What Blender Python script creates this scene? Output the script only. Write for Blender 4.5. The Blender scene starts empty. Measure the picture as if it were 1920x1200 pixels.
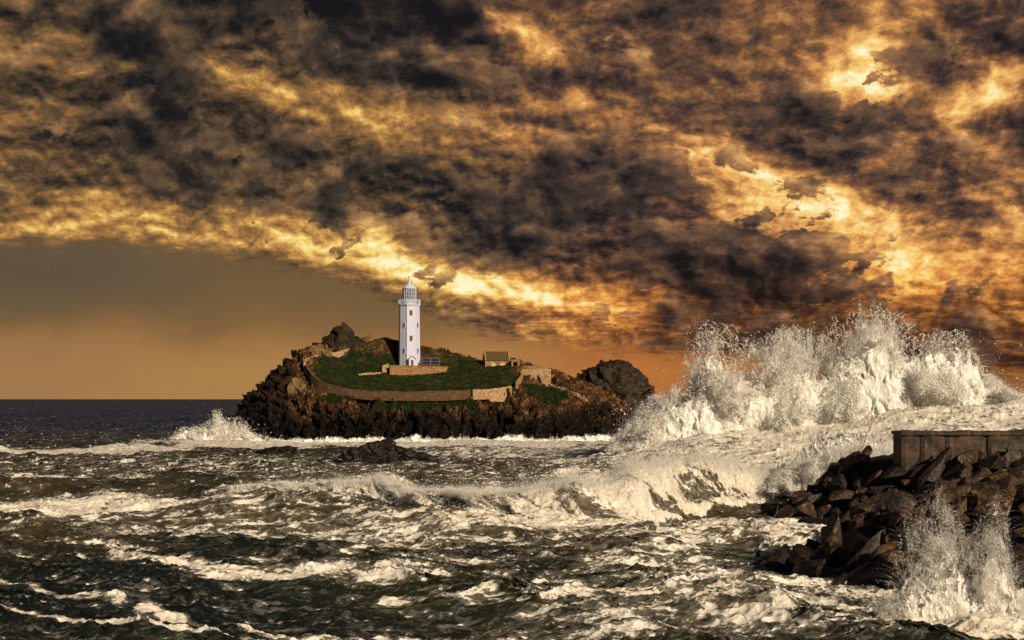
import bpy, math, random
import numpy as np
from mathutils import Vector, Matrix
C = bpy.context.scene.collection
F = 2600.0            # focal length in photo pixels (photo 1920 x 1200)
CAM_H = 12.0          # eye height above the sea
HZ = 748.0            # row of the horizon
rng = np.random.default_rng(7)
random.seed(7)

def at(px, py, Y):    # a point seen at photo pixel (px, py) at distance Y
    return ((px - 960.0) / F * Y, Y, CAM_H + (HZ - py) / F * Y)

def s2l(*c):          # sRGB 0..255 to linear
    o = []
    for v in c:
        v = v / 255.0
        o.append(v / 12.92 if v <= 0.04045 else ((v + 0.055) / 1.055) ** 2.4)
    return tuple(o)

# ---------- small node language -------------------------------------------------
class S:
    """a socket with arithmetic"""
    def __init__(s, nt, sock): s.nt, s.k = nt, sock
    def _m(s, op, *a, clamp=False):
        n = s.nt.nodes.new('ShaderNodeMath'); n.operation = op; n.use_clamp = clamp
        for i, v in enumerate((s,) + a):
            if isinstance(v, S): s.nt.links.new(v.k, n.inputs[i])
            else: n.inputs[i].default_value = v
        return S(s.nt, n.outputs[0])
    def __add__(s, o): return s._m('ADD', o)
    __radd__ = __add__
    def __sub__(s, o): return s._m('SUBTRACT', o)
    def __rsub__(s, o): return (s * -1.0) + o
    def __mul__(s, o): return s._m('MULTIPLY', o)
    __rmul__ = __mul__
    def __truediv__(s, o): return s._m('DIVIDE', o)
    def mad(s, a, b): return s._m('MULTIPLY_ADD', a, b)
    def pow(s, e): return s._m('POWER', e)
    def abs(s): return s._m('ABSOLUTE')
    def max(s, o): return s._m('MAXIMUM', o)
    def min(s, o): return s._m('MINIMUM', o)
    def clamp(s): return s._m('ADD', 0.0, clamp=True)
    def step(s, a, b, lo=0.0, hi=1.0):     # smoothstep from a to b
        n = s.nt.nodes.new('ShaderNodeMapRange'); n.interpolation_type = 'SMOOTHSTEP'
        for i, v in enumerate((s, a, b, lo, hi)):
            if isinstance(v, S): s.nt.links.new(v.k, n.inputs[i])
            else: n.inputs[i].default_value = v
        return S(s.nt, n.outputs[0])

class NT:
    def __init__(s, nt): s.t = nt
    def new(s, k, **kw):
        n = s.t.nodes.new(k)
        for a, b in kw.items(): setattr(n, a, b)
        return n
    def link(s, a, b): s.t.links.new(a.k if isinstance(a, S) else a, b)
    def put(s, v, sock):
        if isinstance(v, S): s.t.links.new(v.k, sock)
        elif v is not None: sock.default_value = v
    def xyz(s, x, y, z=0.0):
        n = s.new('ShaderNodeCombineXYZ')
        for i, v in enumerate((x, y, z)): s.put(v, n.inputs[i])
        return S(s.t, n.outputs[0])
    def sep(s, v):
        n = s.new('ShaderNodeSeparateXYZ'); s.put(v, n.inputs[0])
        return [S(s.t, o) for o in n.outputs]
    def vm(s, op, a, b=None, scale=None):
        n = s.new('ShaderNodeVectorMath', operation=op); s.put(a, n.inputs[0])
        if b is not None: s.put(b, n.inputs[1])
        if scale is not None: s.put(scale, n.inputs['Scale'])
        return S(s.t, n.outputs[1] if op in ('LENGTH', 'DOT_PRODUCT', 'DISTANCE') else n.outputs[0])
    def noise(s, v, scale, detail=6.0, rough=0.55, dist=0.0, dim='3D', typ='FBM', lac=2.0, color=False):
        n = s.new('ShaderNodeTexNoise', noise_dimensions=dim, noise_type=typ); s.put(v, n.inputs['Vector'])
        for k, x in (('Scale', scale), ('Detail', detail), ('Roughness', rough), ('Distortion', dist), ('Lacunarity', lac)):
            if k in n.inputs: s.put(x, n.inputs[k])
        return S(s.t, n.outputs[1 if color else 0])
    def voro(s, v, scale, feature='F1', out=0, rnd=1.0):
        n = s.new('ShaderNodeTexVoronoi', feature=feature); s.put(v, n.inputs['Vector']); n.inputs['Scale'].default_value = scale
        n.inputs['Randomness'].default_value = rnd
        return S(s.t, n.outputs[out])
    def ramp(s, f, stops, interp='LINEAR'):
        n = s.new('ShaderNodeValToRGB'); r = n.color_ramp; r.interpolation = interp
        while len(r.elements) < len(stops): r.elements.new(0.5)
        for e, (p, c) in zip(r.elements, stops):
            e.position = p; e.color = tuple(c) + (1.0,) if len(c) == 3 else c
        s.put(f, n.inputs[0]); return S(s.t, n.outputs[0])
    def mix(s, f, a, b, blend='MIX'):
        n = s.new('ShaderNodeMix', data_type='RGBA', blend_type=blend)
        s.put(f, n.inputs[0])
        for v, i in ((a, 6), (b, 7)):
            if isinstance(v, tuple) and len(v) == 3: v = v + (1.0,)
            s.put(v, n.inputs[i])
        return S(s.t, n.outputs[2])
    def attr(s, name):
        n = s.new('ShaderNodeAttribute', attribute_name=name); return S(s.t, n.outputs['Fac'])
    def bump(s, h, strength=0.5, dist=0.1, normal=None):
        n = s.new('ShaderNodeBump'); n.inputs['Strength'].default_value = strength; n.inputs['Distance'].default_value = dist
        s.put(h, n.inputs['Height']); s.put(normal, n.inputs['Normal']); return S(s.t, n.outputs[0])

def material(name):
    m = bpy.data.materials.new(name); m.use_nodes = True
    nt = m.node_tree; b = nt.nodes['Principled BSDF']
    return m, NT(nt), b
# ---------- camera and render settings -------------------------------------------
cd = bpy.data.cameras.new('camera'); cam = bpy.data.objects.new('camera', cd); C.objects.link(cam)
cam.location = (0, 0, CAM_H); cam.rotation_euler = (math.pi / 2, 0, 0)
cd.sensor_width = 36.0; cd.lens = 36.0 * F / 1920.0; cd.shift_y = (HZ - 600.0) / 1920.0
cd.clip_start = 0.5; cd.clip_end = 200000.0
sc = bpy.context.scene; sc.camera = cam
sc.view_settings.view_transform = 'Standard'; sc.view_settings.look = 'None'
sc.view_settings.exposure = 0.0; sc.view_settings.gamma = 1.0
sc.cycles.max_bounces = 10; sc.cycles.diffuse_bounces = 5; sc.cycles.glossy_bounces = 2; sc.cycles.transparent_max_bounces = 14
sc.cycles.caustics_reflective = False; sc.cycles.caustics_refractive = False
sc.cycles.sample_clamp_indirect = 6.0
# ---------- sun: low, behind the photographer's right shoulder ---------------------
SUN_AZ = math.radians(143.0)      # compass angle from +Y towards +X
SUN_EL = math.radians(25.0)
sd = Vector((math.sin(SUN_AZ) * math.cos(SUN_EL), math.cos(SUN_AZ) * math.cos(SUN_EL), math.sin(SUN_EL)))
ld = bpy.data.lights.new('sun', 'SUN'); ld.energy = 5.0; ld.angle = math.radians(0.6); ld.color = (1.0, 0.83, 0.61)
sun = bpy.data.objects.new('sun', ld); C.objects.link(sun)
sun.rotation_euler = sd.to_track_quat('Z', 'Y').to_euler(); sun.location = (60, -60, 60)
# ---------- sky: broken storm clouds over a clear strip, all in sky directions ------
world = bpy.data.worlds.new('World'); bpy.context.scene.world = world; world.use_nodes = True
world.cycles.sampling_method = 'MANUAL'; world.cycles.sample_map_resolution = 512
def build_sky():
    g = NT(world.node_tree); bg = g.t.nodes['Background']
    tc = g.new('ShaderNodeTexCoord'); d = S(g.t, tc.outputs['Generated'])
    dx, dy, dz = g.sep(d)
    az = dx._m('ARCTAN2', dy); el = dz._m('ARCSINE')
    u = az * 26.0; v = el * 26.0                      # 1 unit = 100 photo pixels at the middle
    def uv(px, py):
        a = math.atan((px - 960) / F); e = math.atan((HZ - py) / F * math.cos(a)); return a * 26.0, e * 26.0
    up = dz.max(0.0)
    k = 1.0 / 1.0
    den = up + 0.60
    P = g.xyz(dx / den, dy / den)                     # the cloud deck seen in perspective
    w1 = g.noise(P, 2.2, 4, 0.55, dim='2D', color=True)
    Pw = g.vm('ADD', P, g.vm('SCALE', g.vm('SUBTRACT', w1, (0.5, 0.5, 0.5)), scale=0.10))
    # warped sky coordinates, so that no mass has a smooth outline
    w2 = g.noise(P, 5.0, 6, 0.6, dim='2D', color=True)
    off = g.vm('MULTIPLY', g.vm('SUBTRACT', w2, (0.5, 0.5, 0.5)), (1.7, 0.9, 0.0))
    Q = g.vm('ADD', g.xyz(u, v), off)
    BL = SKY_BLOBS
    dark = None; lite = None
    for (px, py, rx, ry, rot, wt) in BL:
        m = g.new('ShaderNodeMapping', vector_type='TEXTURE'); g.put(Q, m.inputs['Vector'])
        cu, cv = uv(px, py)
        m.inputs['Location'].default_value = (cu, cv, 0); m.inputs['Rotation'].default_value = (0, 0, math.radians(rot))
        m.inputs['Scale'].default_value = (rx / 62.0, ry / 62.0, 1)
        q = g.new('ShaderNodeTexGradient', gradient_type='SPHERICAL'); g.link(m.outputs[0], q.inputs[0])
        f = S(g.t, q.outputs['Fac']).step(0.0, 0.85)
        if wt < 0: dark = f * -wt if dark is None else f.mad(-wt, dark)
        else: lite = f * wt if lite is None else f.mad(wt, lite)
    # lower edge of the cloud deck as a curve of azimuth
    un = (u + 10.0) / 20.0
    edge = [(0, 472), (300, 474), (480, 492), (600, 520), (740, 560), (860, 610), (1000, 640), (1200, 655), (1400, 665), (1920, 700)]
    vb = g.ramp(un, [((uv(px, 600)[0] + 10) / 20, ((HZ - py) / 1000.0,) * 3) for px, py in edge]) * 10.0
    qx, qy, qz = g.sep(Q)
    n5e = g.noise(g.xyz(dx / (up + 0.09), dy / (up + 0.09)), 7.0, 8, 0.66, 0.0, dim='2D')
    inside = (v * 0.45 + qy * 0.55 - vb) + (n5e - 0.5) * 0.7
    amp = inside.step(-0.22, 0.24)
    soft = inside.step(-0.9, 0.6)
    # cloud relief: billows, with light coming from the low bright gaps
    def puff(p, det):
        f = g.noise(p, 8.8, det, 0.56, 0.0, dim='2D')
        vn = g.new('ShaderNodeTexVoronoi', voronoi_dimensions='2D', feature='SMOOTH_F1'); g.put(g.vm('ADD', p, g.vm('SCALE', g.noise(p, 17.0, 5, 0.6, dim='2D', color=True), scale=0.07)), vn.inputs['Vector'])
        vn.inputs['Scale'].default_value = 18.0; vn.inputs['Detail'].default_value = 2.0; vn.inputs['Roughness'].default_value = 0.5
        vn.inputs['Smoothness'].default_value = 0.25
        return f * 0.72 + S(g.t, vn.outputs['Distance']) * -0.25 + 0.215
    n1 = puff(Pw, 10)
    n1b = puff(g.vm('ADD', Pw, (0.008, -0.021, 0.0)), 8)
    n2 = g.noise(Pw, 31.0, 7, 0.62, 0.0, dim='2D')
    n4 = g.noise(g.vm('ADD', Pw, (3.3, 7.7, 0.0)), 5.8, 6, 0.55, 0.0, dim='2D')
    n3 = g.noise(g.xyz(dx / (up + 0.05), dy / (up + 0.05)), 6.0, 7, 0.62, 0.3, dim='2D')   # thin streaks low down
    low = v.step(2.6, 1.3)
    lite = lite * 0.55
    P5 = g.vm('ADD', g.xyz(dx / (up + 0.5), dy / (up + 0.5)), g.vm('SCALE', g.vm('SUBTRACT', w2, (0.5, 0.5, 0.5)), scale=0.05))
    n5 = g.noise(P5, 19.0, 9, 0.64, 0.0, dim='2D')
    n5b = g.noise(g.vm('ADD', P5, (0.005, -0.011, 0.0)), 19.0, 7, 0.64, 0.0, dim='2D')
    r5 = n5 - n5b
    relief = (n1 - n1b)
    A = lite * 1.15 + 0.395 + (n4 - 0.5) * 0.40 + (n2 - 0.5) * 0.20 + relief * 0.5 + r5 * 0.9 + (n5 - 0.5) * 0.35 + (n3 - 0.5) * low * 0.4 - dark * 0.25
    thick = (n1 - 0.5) * 1.5 + dark * 0.40 - lite * 0.30 + (n2 - 0.5) * 0.20 + (n5 - 0.5) * (lite * 1.0 + 0.33) + (n4 - 0.5) * -0.5 + (n3 - 0.5) * low * 0.45 + 0.03
    mask = thick.step(-0.05, 0.06)
    core = thick.step(0.0, 0.36)
    D = 0.33 - core * 0.15 - dark * 0.06 + relief * 1.3 + r5 * 0.55 + (n2 - 0.5) * 0.16 + (n4 - 0.5) * 0.10 + lite * 0.25
    Bc = A * (1.0 - mask) + D * mask
    # clear strip under the deck
    vw = v + (n4 - 0.5) * 0.9 + (n3 - 0.5) * 0.3
    clear = g.ramp(vw / 8.0, [(0.0, (0.60,) * 3), (0.07, (0.585,) * 3), (0.13, (0.55,) * 3), (0.22, (0.42,) * 3), (0.30, (0.365,) * 3), (0.38, (0.34,) * 3), (1.0, (0.34,) * 3)])
    clear = clear + (n3 - 0.5) * 0.05 + (n1 - 0.5) * 0.06 + lite * 0.3 - dark * 0.4
    B = Bc * amp + clear * (1.0 - amp)
    B = B.max(0.04).min(1.0)
    left = [(0, s2l(15, 18, 24)), (.14, s2l(36, 33, 32)), (.28, s2l(68, 55, 43)), (.42, s2l(108, 82, 54)), (.56, s2l(154, 110, 64)),
            (.70, s2l(206, 154, 82)), (.84, s2l(248, 212, 116)), (1.0, s2l(255, 245, 196))]
    right = [(0, s2l(19, 17, 21)), (.14, s2l(43, 36, 37)), (.28, s2l(74, 56, 49)), (.42, s2l(114, 80, 57)), (.56, s2l(166, 113, 68)),
             (.70, s2l(222, 158, 90)), (.84, s2l(250, 206, 116)), (1.0, s2l(255, 247, 200))]
    hot = [(0, s2l(24, 15, 12)), (.14, s2l(50, 34, 27)), (.28, s2l(82, 50, 33)), (.42, s2l(116, 74, 43)), (.56, s2l(172, 106, 54)),
           (.70, s2l(226, 148, 70)), (.84, s2l(250, 200, 100)), (1.0, s2l(255, 240, 180))]
    cl = g.ramp(B, left); cr = g.ramp(B, right); ch = g.ramp(B, hot)
    col = g.mix((u + v * 0.35).step(-1.5, 3.5), cl, cr)
    col = g.mix(v.step(3.3, 1.7) * u.step(-1.2, 2.2), col, ch)
    grey = g.ramp(B, [(0, s2l(15, 16, 20)), (.14, s2l(38, 34, 33)), (.28, s2l(66, 56, 50)), (.42, s2l(102, 82, 66)), (.56, s2l(150, 118, 86)), (.75, s2l(220, 180, 120)), (1.0, s2l(255, 240, 200))])
    col = g.mix(mask * amp * 0.45, col, grey)
    strip = (1.0 - amp)
    col = g.mix(strip * vw.step(0.7, 1.8) * u.step(3.0, 0.0) * 0.62, col, s2l(124, 100, 64))
    col = g.mix(strip * vw.step(1.2, 2.2) * u.step(-4.0, -8.5) * 0.6, col, s2l(84, 76, 66))
    col = g.mix(strip * vw.step(1.4, 0.5) * u.step(2.0, -1.5) * 0.6, col, s2l(176, 133, 78))
    col = g.mix(strip * vw.step(1.6, 0.8) * u.step(-5.0, -9.0) * 0.5, col, s2l(150, 112, 78))
    # the sky outside the picture: slate-dark overhead and behind, over a Nishita dusk sky
    sky = g.new('ShaderNodeTexSky', sky_type='NISHITA'); sky.sun_disc = False
    sky.sun_elevation = SUN_EL; sky.sun_rotation = SUN_AZ; sky.air_density = 1.5; sky.dust_density = 2.0
    nis = g.mix(1.0, S(g.t, sky.outputs[0]), (0.05, 0.05, 0.05), 'MULTIPLY')
    over = g.mix((n1 - 0.32).step(0.0, 0.4), s2l(26, 29, 38), s2l(84, 84, 96))
    over = g.mix(0.25, over, nis)
    col = g.mix(el.step(0.31, 0.52), col, over)
    col = g.mix(dy.step(0.55, 0.1), col, over)
    col = g.mix(dz.step(-0.002, -0.03), col, s2l(40, 38, 36))
    g.put(col, bg.inputs['Color']); bg.inputs['Strength'].default_value = 1.0
SKY_BLOBS = [
 (480,15,380,95,-5,-.6),(720,45,260,85,0,-.4),(330,125,210,55,-32,-.14),(120,65,150,40,-8,-.1),(380,245,320,75,-9,-.42),(560,270,170,45,0,-.12),
 (90,285,160,60,-12,-.14),(150,352,280,34,-3,-.17),(750,130,140,70,0,-.17),(930,100,120,100,0,-.16),(860,170,130,40,0,-.1),(1200,60,190,110,-20,-.22),
 (1300,80,120,80,0,-.12),(1000,150,130,32,0,-.1),(1170,155,150,36,-8,-.17),(730,320,140,40,-10,-.17),(980,400,520,100,0,-.42),(800,380,280,60,-12,-.12),
 (1200,310,160,100,0,-.12),(1420,515,230,90,-10,-.6),(1300,430,120,50,0,-.16),(1500,145,80,90,0,-.2),(1540,275,150,75,0,-.2),(1650,235,110,60,0,-.16),
 (1760,320,190,55,0,-.28),(1755,435,80,60,0,-.2),(1850,90,260,60,0,-.22),(1720,100,90,60,0,-.12),(1890,255,80,60,0,-.15),(1890,650,160,90,0,-.18),
 (1700,400,90,60,0,-.1),(1480,340,50,25,0,-.12),(1290,580,60,22,0,-.22),(1400,620,200,45,0,-.16),(1650,650,200,60,0,-.12),(1100,470,380,34,-2,-.14),
 (1605,150,80,62,0,.8),(1640,55,80,45,25,.3),(1830,182,110,36,18,.7),(1645,282,55,34,0,.42),(1895,375,80,80,0,.4),(1420,385,100,70,0,.42),
 (1550,440,280,95,-15,.42),(1440,345,190,46,-25,.34),(1340,285,70,38,-20,.4),(1600,490,170,60,-15,.26),(1740,540,320,90,-5,.2),(1010,78,90,36,-20,.5),
 (930,30,90,36,0,.22),(1110,182,36,18,0,.34),(560,175,110,32,-10,.18),(420,145,130,28,-10,.16),(60,112,90,28,-10,.2),(880,245,240,64,0,.18),
 (660,180,200,80,0,.12),(180,422,380,52,-3,.27),(520,428,330,40,-9,.24),(650,448,140,28,-10,.28),(730,495,200,30,-8,.38),(870,528,240,32,-5,.42),(1080,545,260,40,-5,.32),
 (1190,600,220,40,0,.2),(330,330,200,30,-4,.12),(960,620,240,50,0,.14),(1130,660,200,60,0,.06),(1900,700,140,60,0,-.12),(1560,690,260,60,0,-.12),(100,497,46,8,0,.35),(0,225,60,26,0,.1)]
build_sky()
# ---------- mesh and noise helpers ------------------------------------------------
def mesh_obj(name, V, Fc, mat=None, parent=None, smooth=False, attrs=None):
    """V (n,3) array, Fc (m,3|4) int array or list of tuples -> one linked mesh object"""
    me = bpy.data.meshes.new(name)
    if isinstance(Fc, np.ndarray):
        V = np.ascontiguousarray(V, np.float32); m, k = Fc.shape
        me.vertices.add(len(V)); me.vertices.foreach_set('co', V.ravel())
        me.loops.add(m * k); me.loops.foreach_set('vertex_index', np.ascontiguousarray(Fc, np.int32).ravel())
        me.polygons.add(m); me.polygons.foreach_set('loop_start', np.arange(0, m * k, k, dtype=np.int32))
        me.update(calc_edges=True)
    else:
        me.from_pydata([tuple(v) for v in V], [], [tuple(f) for f in Fc]); me.update()
    if smooth:
        me.polygons.foreach_set('use_smooth', np.ones(len(me.polygons), bool))
    for k, a in (attrs or {}).items():
        at_ = me.attributes.new(k, 'FLOAT', 'POINT'); at_.data.foreach_set('value', np.ascontiguousarray(a, np.float32).ravel())
    if mat: me.materials.append(mat)
    o = bpy.data.objects.new(name, me); C.objects.link(o)
    if parent: o.parent = parent
    return o
def tag(o, label, cat=None, group=None, kind=None):
    if label: o['label'] = label
    if cat: o['category'] = cat
    if group: o['group'] = group
    if kind: o['kind'] = kind
    return o
def empty(name, loc, label, cat, group=None, rz=0.0):
    o = bpy.data.objects.new(name, None); C.objects.link(o); o.location = loc; o.rotation_euler.z = rz
    return tag(o, label, cat, group)
class MB:
    """collects simple solids, links them as ONE mesh"""
    def __init__(s): s.v, s.f = [], []
    def add(s, V, Fs):
        b = len(s.v); s.v += [tuple(p) for p in V]; s.f += [tuple(i + b for i in q) for q in Fs]; return s
    def box(s, c, d, rz=0.0, taper=1.0):
        cx, cy, cz = c; hx, hy, hz = d[0] / 2, d[1] / 2, d[2] / 2; V = []
        for z, t in ((-hz, 1.0), (hz, taper)):
            for x, y in ((-hx, -hy), (hx, -hy), (hx, hy), (-hx, hy)):
                x *= t; y *= t
                V.append((cx + x * math.cos(rz) - y * math.sin(rz), cy + x * math.sin(rz) + y * math.cos(rz), cz + z))
        return s.add(V, [(3, 2, 1, 0), (4, 5, 6, 7), (0, 1, 5, 4), (1, 2, 6, 5), (2, 3, 7, 6), (3, 0, 4, 7)])
    def lathe(s, c, prof, n=8, a0=0.0, cap=True):
        cx, cy, cz = c; V = []; Fs = []
        for r, z in prof:
            for i in range(n):
                a = a0 + 2 * math.pi * i / n; V.append((cx + r * math.cos(a), cy + r * math.sin(a), cz + z))
        for j in range(len(prof) - 1):
            for i in range(n):
                k = (i + 1) % n; Fs.append((j * n + i, j * n + k, (j + 1) * n + k, (j + 1) * n + i))
        if cap:
            Fs.append(tuple(range(n - 1, -1, -1))); Fs.append(tuple((len(prof) - 1) * n + i for i in range(n)))
        return s.add(V, Fs)
    def bar(s, a, b, r, n=6):
        a, b = Vector(a), Vector(b); q = (b - a).to_track_quat('Z', 'Y'); V = []
        for p in (a, b):
            for i in range(n):
                t = 2 * math.pi * i / n; V.append(p + q @ Vector((r * math.cos(t), r * math.sin(t), 0)))
        Fs = [(i, (i + 1) % n, n + (i + 1) % n, n + i) for i in range(n)] + [tuple(range(n - 1, -1, -1)), tuple(range(n, 2 * n))]
        return s.add(V, Fs)
    def build(s, name, mat, parent=None): return mesh_obj(name, s.v, s.f, mat, parent)

_perm = np.random.default_rng(11).permutation(256).astype(np.int32); _perm = np.concatenate([_perm, _perm, _perm])
_g3 = np.random.default_rng(12).normal(size=(256, 3)); _g3 = (_g3 / np.linalg.norm(_g3, axis=1)[:, None]).astype(np.float32)
_ga = np.random.default_rng(13).random(256) * 2 * np.pi; _g2 = np.stack([np.cos(_ga), np.sin(_ga)], 1).astype(np.float32)
def _fade(t): return t * t * t * (t * (t * 6 - 15) + 10)
def perlin2(x, y):
    xf = np.floor(x); yf = np.floor(y); X = xf.astype(np.int32) & 255; Y = yf.astype(np.int32) & 255
    x = (x - xf).astype(np.float32); y = (y - yf).astype(np.float32); u = _fade(x); v = _fade(y)
    def gr(ix, iy, dx, dy):
        g = _g2[_perm[_perm[ix] + iy]]; return g[..., 0] * dx + g[..., 1] * dy
    X1 = (X + 1) & 255; Y1 = (Y + 1) & 255
    a = gr(X, Y, x, y); b = gr(X1, Y, x - 1, y); c = gr(X, Y1, x, y - 1); d = gr(X1, Y1, x - 1, y - 1)
    a = a + (b - a) * u; c = c + (d - c) * u
    return (a + (c - a) * v) * 1.5
def perlin3(x, y, z):
    xf, yf, zf = np.floor(x), np.floor(y), np.floor(z)
    X, Y, Z = (t.astype(np.int32) & 255 for t in (xf, yf, zf))
    x, y, z = ((a - b).astype(np.float32) for a, b in ((x, xf), (y, yf), (z, zf)))
    u, v, w = _fade(x), _fade(y), _fade(z); X1, Y1, Z1 = (X + 1) & 255, (Y + 1) & 255, (Z + 1) & 255
    def gr(ix, iy, iz, dx, dy, dz):
        g = _g3[_perm[_perm[_perm[ix] + iy] + iz]]; return g[..., 0] * dx + g[..., 1] * dy + g[..., 2] * dz
    def pl(iz, dz):
        a = gr(X, Y, iz, x, y, dz); b = gr(X1, Y, iz, x - 1, y, dz); c = gr(X, Y1, iz, x, y - 1, dz); d = gr(X1, Y1, iz, x - 1, y - 1, dz)
        a = a + (b - a) * u; c = c + (d - c) * u; return a + (c - a) * v
    a = pl(Z, z); b = pl(Z1, z - 1)
    return (a + (b - a) * w) * 1.5
def fbm2(x, y, o=5, g=0.5, ridge=False):
    s = 0; a = 1.0; t = 0
    for i in range(o):
        n = perlin2(x * 2.03 ** i + 17.3 * i, y * 2.03 ** i - 9.1 * i)
        if ridge: n = 1 - 2 * np.abs(n)
        s = s + a * n; t += a; a *= g
    return s / t
def fbm3(x, y, z, o=4, g=0.5, ridge=False):
    s = 0; a = 1.0; t = 0
    for i in range(o):
        k = 2.03 ** i; n = perlin3(x * k + 17.3 * i, y * k - 9.1 * i, z * k + 5.7 * i)
        if ridge: n = 1 - 2 * np.abs(n)
        s = s + a * n; t += a; a *= g
    return s / t
def worley3(x, y, z, seed=1):
    """tilted facet of the nearest cell, gap to the second and a random value of the cell"""
    fac = np.zeros(x.shape); xi, yi, zi = np.floor(x), np.floor(y), np.floor(z); f1 = np.full(x.shape, 9.0); f2 = np.full(x.shape, 9.0); val = np.zeros(x.shape)
    for a in (-1, 0, 1):
        for b in (-1, 0, 1):
            for c in (-1, 0, 1):
                X, Y, Z = xi + a, yi + b, zi + c
                h = _perm[_perm[_perm[(X.astype(int) + seed) & 255] + (Y.astype(int) & 255)] + (Z.astype(int) & 255)]
                j = _g3[h] * 0.45 + 0.5
                d = np.sqrt((X + j[..., 0] - x) ** 2 + (Y + j[..., 1] - y) ** 2 + (Z + j[..., 2] - z) ** 2)
                nw = d < f1; f2 = np.where(nw, f1, np.minimum(f2, d)); val = np.where(nw, h / 255.0, val); q = _g3[(h * 7 + 3) & 255]; fac = np.where(nw, q[..., 0] * (x - X - j[..., 0]) + q[..., 1] * (y - Y - j[..., 1]) + q[..., 2] * (z - Z - j[..., 2]), fac); f1 = np.where(nw, d, f1)
    return fac, f2 - f1, val
def sst(a, b, x):
    t = np.clip((x - a) / (b - a), 0, 1); return t * t * (3 - 2 * t)
def grid_faces(nr, nc):
    i = np.arange(nr * nc, dtype=np.int32).reshape(nr, nc)
    return np.stack([i[:-1, :-1], i[:-1, 1:], i[1:, 1:], i[1:, :-1]], -1).reshape(-1, 4)
_oct = np.array([(1,0,0),(-1,0,0),(0,1,0),(0,-1,0),(0,0,1),(0,0,-1)], np.float32)
_octf = np.array([(0,2,4),(2,1,4),(1,3,4),(3,0,4),(2,0,5),(1,2,5),(3,1,5),(0,3,5)], np.int32)
_tet = np.array([(1,1,1),(-1,-1,1),(-1,1,-1),(1,-1,-1)], np.float32) * 0.75
_tetf = np.array([(0,1,2),(0,3,1),(0,2,3),(1,3,2)], np.int32)
def drops(name, P, R, mat, parent=None, stretch=None, tet=False):
    """many tiny water drops as one mesh; stretch (n,3) lengthens each along its flight"""
    base, bf = (_tet, _tetf) if tet else (_oct, _octf)
    n = len(P); jit = rng.normal(size=(n, 1, 3)).astype(np.float32) * 0.25
    V = base[None] * (1 + jit) * R[:, None, None]
    if tet:
        a = rng.random(n) * 6.283; c, s_ = np.cos(a)[:, None], np.sin(a)[:, None]
        x, y = V[..., 0].copy(), V[..., 1].copy(); V[..., 0] = x * c - y * s_; V[..., 1] = x * s_ + y * c
    if stretch is not None:
        d = (V * stretch[:, None, :]).sum(-1, keepdims=True); L = np.linalg.norm(stretch, axis=1)[:, None, None] + 1e-6
        V = V + d * stretch[:, None, :] / L
    V = (V + P[:, None, :]).reshape(-1, 3)
    Fc = (bf[None] + (np.arange(n, dtype=np.int32) * len(base))[:, None, None]).reshape(-1, 3)
    return mesh_obj(name, V, Fc, mat, parent, smooth=True)
# ---------- sea ---------------------------------------------------------------------
def ocean_tile(N, L, V, wdir, lo, hi, std, chop, seed, spread=2, expo=3.6):
    """a periodic patch of wind sea (FFT of a random spectrum): height, sideways pull, folding"""
    r = np.random.default_rng(seed); k1 = np.fft.fftfreq(N, 1.0 / N) * 2 * np.pi / L
    kx, ky = np.meshgrid(k1, k1, indexing='ij'); k = np.hypot(kx, ky); k[0, 0] = 1
    Lp = V * V / 9.81; c = (kx * wdir[0] + ky * wdir[1]) / k
    Ph = np.exp(-1 / (k * Lp) ** 2) / k ** expo * np.abs(c) ** spread * np.where(c < 0, 0.25, 1.0)
    wl = 2 * np.pi / k; Ph = Ph * ((wl > lo) & (wl < hi)); Ph[0, 0] = 0
    a = (r.normal(size=(N, N)) + 1j * r.normal(size=(N, N))) * np.sqrt(Ph)
    f = lambda q: np.real(np.fft.ifft2(q))
    h = f(a); sc_ = std / h.std(); a = a * sc_; h = h * sc_
    dx = f(-1j * kx / k * a) * chop; dy = f(-1j * ky / k * a) * chop
    J = (1 + f(kx * kx / k * a) * chop) * (1 + f(ky * ky / k * a) * chop) - (f(kx * ky / k * a) * chop) ** 2
    return [q.astype(np.float32) for q in (h, -dx, -dy, J)]
def tile_at(T, L, x, y):
    N = T[0].shape[0]; u = x / L * N; v = y / L * N; i = np.floor(u); j = np.floor(v); a = (u - i).astype(np.float32); b = (v - j).astype(np.float32)
    i0 = i.astype(np.int64) % N; j0 = j.astype(np.int64) % N; i1 = (i0 + 1) % N; j1 = (j0 + 1) % N
    return [q[i0, j0] * (1 - a) * (1 - b) + q[i1, j0] * a * (1 - b) + q[i0, j1] * (1 - a) * b + q[i1, j1] * a * b for q in T]

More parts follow.
